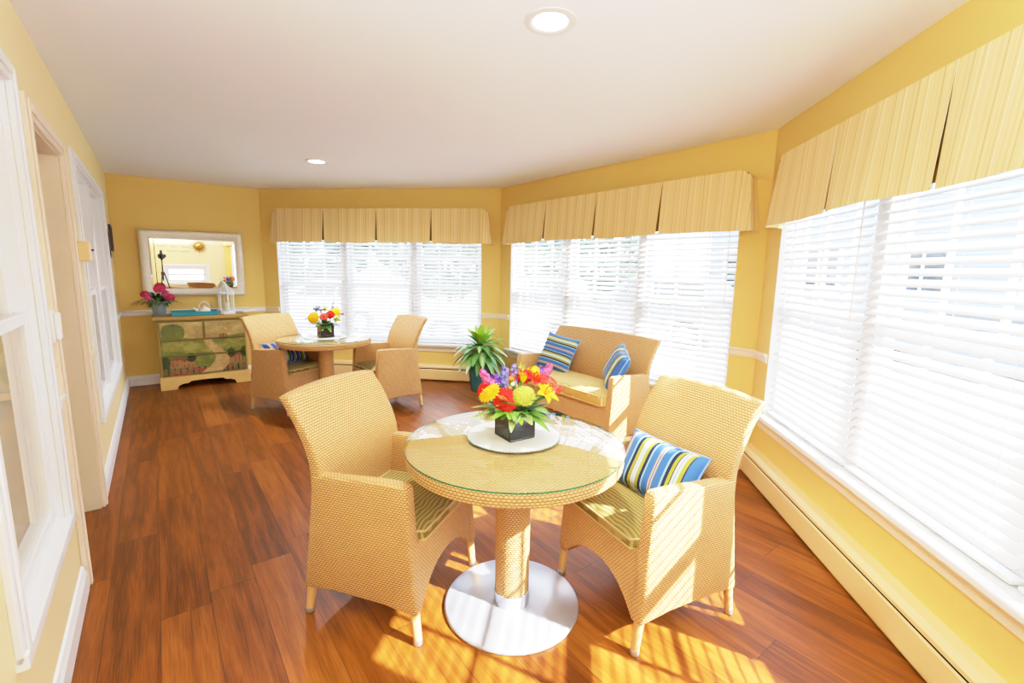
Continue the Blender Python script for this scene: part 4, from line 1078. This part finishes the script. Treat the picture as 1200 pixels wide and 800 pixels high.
# ------------------------------------------------------------------ outdoors
GZ = -.35
bm = nb(); box(bm, -70, 70, -60, 80, GZ - .2, GZ); 
props(obj('ground', bm, M['ground']), kind='structure')
def carpaint(n, c): return plain('car_paint_' + n, lin(*c), .2, .6, .1, var=.02)
M['carglass'] = plain('car_glass', (.03, .04, .05, 1), .05, .7)
M['tyre'] = plain('tyre_rubber', (.02, .02, .02, 1), .8, .2)
def car(label, x, y, rz, paint_m, suv):
    root = thing('car', label, 'car', TR(x, y, GZ, rz), 'cars parked outside the windows')
    hh = 1.68 if suv else 1.42
    body = [(-2.2, .35), (-2.25, .6), (-2.2, .9), (-2.1, .98), (2.0, .95) if suv else (1.9, .88), (2.2, .8), (2.28, .55), (2.2, .32), (1.75, .3), (1.7, .5), (1.45, .64), (1.15, .64), (.93, .5), (.88, .3), (-.9, .3), (-.95, .5), (-1.15, .64), (-1.5, .64), (-1.72, .5), (-1.78, .3)]
    bm = nb(); prism(bm, body, lambda a, z: (a, -.88, z), lambda a, z: (a, .88, z)); obj('body', bm, paint_m, root, bevel=.05, seg=3, smooth=True, angle=35)
    gh = [(-2.05, .97), (-1.85, hh - .1), (-1.6, hh - .02), (.1, hh), (.35, hh - .06), (1.05, .95)] if suv else [(-1.6, .96), (-1.0, hh - .06), (-.7, hh), (.1, hh), (.4, hh - .06), (1.1, .9)]
    bm = nb(); w0, w1 = .84, .66
    kf = lambda z: w0 + (w1 - w0) * max(0, (z - .95) / (hh - .95))
    prism(bm, gh, lambda a, z: (a, -kf(z), z), lambda a, z: (a, kf(z), z)); obj('cabin', bm, paint_m, root, bevel=.04, seg=3, smooth=True, angle=35)
    zs, ze = 1.02, hh - .13
    x0, x1 = (-1.8, .62) if suv else (-1.25, .7)
    for a, b in ((x0, -.62), (-.55, x1)):
        for sg in (-1, 1):
            bm = nb(); sl = .28 if b > 0 else 0; sl0 = .0 if a > -1 else .18
            prism(bm, [(a, zs), (b, zs), (b - sl * 1.3, ze), (a + sl0, ze)], lambda q, z: (q, sg * (kf(z) + .006), z), lambda q, z: (q, sg * (kf(z) - .02), z)); obj('side_window', bm, M['carglass'], root)
    bm = nb(); (xa, za), (xb, zb) = gh[-2], gh[-1]
    prism(bm, [(-.7, .12), (.7, .12), (.6, .88), (-.6, .88)], lambda yy, q: (xb + (xa - xb) * q + .012, yy, zb + (za - zb) * q + .008), lambda yy, q: (xb + (xa - xb) * q - .02, yy, zb + (za - zb) * q - .02)); obj('windscreen', bm, M['carglass'], root)
    for wx in (-1.33, 1.3):
        for sg in (-1, 1):
            bm = nb(); lathe(bm, [(.2, -.1), (.33, -.09), (.345, 0), (.33, .09), (.2, .1)], 24, M=Matrix.Translation((wx, sg * .8, .345)) @ Matrix.Rotation(PI / 2, 4, 'X')); wh = obj('wheel', bm, M['tyre'], root, smooth=True, angle=40)
            bm = nb(); lathe(bm, [(.2, -.105), (.2, .105)], 20, M=Matrix.Translation((wx, sg * .8, .345)) @ Matrix.Rotation(PI / 2, 4, 'X')); obj('hubcap', bm, M['chrome'], wh)
    return root
car('silver sports utility car parked outside the back window, right part', -.2, 11.2, rad(176), carpaint('silver', (190, 194, 200)), True)
car('white saloon car parked outside the back window, left part', -5.2, 13.5, rad(168), carpaint('white', (235, 235, 236)), False)
car('grey sports utility car parked outside the middle window, left part', 3.6, 12.4, rad(140), carpaint('grey', (120, 126, 134)), True)
car('blue grey saloon car parked outside the middle window, right part', 8.4, 8.2, rad(128), carpaint('blue', (96, 122, 150)), False)
OUTL = [petal_mat('hedge_leaf_' + n, c, .6) for n, c in (('grey', (116, 136, 118)), ('dull', (138, 156, 130)), ('dark', (88, 108, 96)))]
def crown(name, label, cat, x, y, r, h0, seed, cols, trunk=True, sc=(1, 1, .9), group=None):
    root = thing(name, label, cat, TR(x, y, GZ), group); rn = random.Random(seed)
    if trunk:
        bm = nb(); tube(bm, [(0, 0, 0), (.05, 0, h0 * .5), (0, .05, h0 + r * .3)], [.16, .12, .07], 8); obj('trunk', bm, M['brown'], root)
    bm = nb()
    for i in range(420):
        th_, ph = rn.uniform(0, 2 * PI), math.acos(rn.uniform(-1, 1)); q = rn.uniform(.6, 1) ** .5
        d = Vector((math.sin(ph) * math.cos(th_) * sc[0], math.sin(ph) * math.sin(th_) * sc[1], math.cos(ph) * sc[2])) * r * q
        Bz = basis((rn.uniform(-1, 1), rn.uniform(-1, 1), rn.uniform(-.2, 1))); s_ = r * .13
        cc = Vector((0, 0, h0 + r * .8 * sc[2])) + d
        vs = [bm.verts.new(cc + Bz @ Vector((s_ * a * rn.uniform(.6, 1.2), s_ * b * rn.uniform(.6, 1.2), 0))) for a, b in ((-1, -.5), (0, -1), (1, -.3), (.7, .8), (-.5, 1))]
        bm.faces.new(vs).material_index = rn.randrange(len(cols))
    obj('crown', bm, cols, root, recalc=False)
for i, (x, y, r, h0, lb) in enumerate(((-2.5, 18, 2.6, 1.2, 'bushy green tree outside the back window, centre'), (2.6, 17, 2.4, .9, 'dense green tree outside the back window, far right'),
                                      (-8.5, 19, 2.8, 1.4, 'pale green tree outside the back window, far left'))):
    crown('tree', lb, 'tree', x, y, r, h0, 40 + i, OUTL, group='trees beyond the parked cars')
crown('shrub', 'low rounded shrub outside the window on the end wall', 'shrub', .9, -3.6, 1.1, .6, 51, OUTL, trunk=False)
M['siding'] = NT('blue_grey_siding'); t = M['siding']; _, _, z = t.sep(t.pos()); sd = t.math('FRACT', t.math('MULTIPLY', z, 7.))
M['siding'] = t.bsdf(t.mix(t.math('LESS_THAN', sd, .12), lin(136, 156, 178), lin(92, 108, 126)), .7, .2, bump=sd, bstr=.3, bdist=.02)
M['roofing'] = plain('grey_shingle', lin(110, 108, 108), .9, .1, var=.25, scale=6)
def house(label, x, y, rz, w, d, h, nwin):
    root = thing('house', label, 'house', TR(x, y, GZ, rz), 'neighbouring buildings outside the windows')
    bm = nb(); box(bm, -w / 2, w / 2, -d / 2, d / 2, 0, h); obj('walls', bm, M['siding'], root)
    bm = nb(); prism(bm, [(-d / 2 - .5, h), (d / 2 + .5, h), (0, h + d * .32)], lambda yy, z: (-w / 2 - .4, yy, z), lambda yy, z: (w / 2 + .4, yy, z)); obj('roof', bm, M['roofing'], root)
    for i in range(nwin):
        xx = -w / 2 + w * (i + .5) / nwin
        for zz in (1.2, 3.9):
            if zz + 1.5 > h: continue
            bm = nb(); rect_frame(bm, xx - .6, xx + .6, zz, zz + 1.5, -d / 2 - .06, -d / 2 + .02, .12); box(bm, xx - .03, xx + .03, -d / 2 - .04, -d / 2, zz, zz + 1.5); box(bm, xx - .6, xx + .6, -d / 2 - .04, -d / 2, zz + .72, zz + .78)
            wd = obj('window', bm, M['trim'], root)
            bm = nb(); box(bm, xx - .5, xx + .5, -d / 2 - .02, -d / 2 + .01, zz + .1, zz + 1.4); obj('pane', bm, M['carglass'], wd)
house('blue grey clapboard house outside the middle window', 13.5, 14.5, rad(-52), 12, 7, 5.8, 5)
house('blue grey clapboard house outside the near right window', 15.5, .5, rad(-92), 11, 7, 5.8, 5)

# ------------------------------------------------------------------ light
w = bpy.data.worlds.new('sky'); bpy.context.scene.world = w; w.use_nodes = True; nt = w.node_tree; nt.nodes.clear()
wo = nt.nodes.new('ShaderNodeOutputWorld'); bg = nt.nodes.new('ShaderNodeBackground'); tc = nt.nodes.new('ShaderNodeTexCoord'); sx = nt.nodes.new('ShaderNodeSeparateXYZ'); cr = nt.nodes.new('ShaderNodeValToRGB')
nt.links.new(tc.outputs['Generated'], sx.inputs[0]); nt.links.new(sx.outputs[2], cr.inputs[0])
cr.color_ramp.elements[0].color = (1, .99, .97, 1); cr.color_ramp.elements[1].color = (.62, .78, 1, 1); cr.color_ramp.elements[1].position = .8
nt.links.new(cr.outputs[0], bg.inputs[0]); bg.inputs[1].default_value = 6.6; nt.links.new(bg.outputs[0], wo.inputs[0])
def lamp(name, typ, energy, mat, **kw):
    l = bpy.data.lights.new(name, typ); l.energy = energy
    for k_, v in kw.items(): setattr(l, k_, v)
    o = bpy.data.objects.new(name, l); C.objects.link(o); o.matrix_world = mat; return o
SAZ, SEL = rad(-27), rad(39)
ts = Vector((math.cos(SAZ) * math.cos(SEL), math.sin(SAZ) * math.cos(SEL), math.sin(SEL)))
lamp('sun', 'SUN', 30, Matrix.Translation((8, -4, 8)) @ basis(ts).to_4x4(), angle=rad(.6), color=(1, .93, .82))
# light portals just outside the bay windows (they emit nothing, they only guide the sky light)
for Fm, L0 in ((FBC, WX1 - WX0), (FCD, WX1 - WX0), (FDR, WX1R - WX0)):
    o = lamp('sky_portal', 'AREA', 1, Fm @ Matrix.Translation((WX0 + L0 / 2, TH + .03, (HS + HT) / 2)) @ Matrix.Rotation(-PI / 2, 4, 'X'), shape='RECTANGLE', size=L0 + .1, size_y=HT - HS + .1)
    o.data.cycles.is_portal = True
for x, y in ((.131, 2.025), (-1.879, 4.59)):
    lamp('ceiling_lamp', 'SPOT', 100 if x > 0 else 160, TR(x, y, HC - .015), spot_size=rad(150), spot_blend=1., shadow_soft_size=.06, color=(1, .94, .86))
# photographer's bounced flash near the camera, aimed at the ceiling
lamp('bounce_flash', 'AREA', 74, TR(.2, -.1, 1.72) @ Matrix.Rotation(PI, 4, 'X'), shape='DISK', size=.5, color=(.93, .96, 1))

# ------------------------------------------------------------------ camera
cam = bpy.data.cameras.new('camera_view'); co = bpy.data.objects.new('camera_view', cam); C.objects.link(co)
cam.sensor_fit = 'HORIZONTAL'; cam.sensor_width = 36; cam.lens = 543.2 / 1200 * 36; cam.clip_start = .01; cam.clip_end = 300
pitch, roll = .1525, .0178
co.matrix_world = Matrix.Translation((0, 0, H)) @ Matrix.Rotation(PI / 2 - pitch, 4, 'X') @ Matrix.Rotation(roll, 4, 'Z')
sc = bpy.context.scene; sc.camera = co
sc.view_settings.view_transform = 'Standard'; sc.view_settings.look = 'None'; sc.view_settings.exposure = 0.
# camera response: white balance in the per-channel white level, soft highlight shoulder
cmv = sc.view_settings; cmv.use_curve_mapping = True; cm = cmv.curve_mapping
cm.extend = 'HORIZONTAL'; cm.white_level = (2.76, 2.66, 2.49)
cv = cm.curves[3]
for px_, py_ in ((.0333, .165), (.11, .51), (.2233, .79), (.4, .925)): cv.points.new(px_, py_)
cm.update(); sc.view_settings.look = 'None'; sc.view_settings.gamma = 1.
sc.cycles.max_bounces = 10; sc.cycles.diffuse_bounces = 5; sc.cycles.glossy_bounces = 4; sc.cycles.transparent_max_bounces = 16
sc.cycles.sample_clamp_indirect = 6; sc.cycles.caustics_reflective = False; sc.cycles.caustics_refractive = False
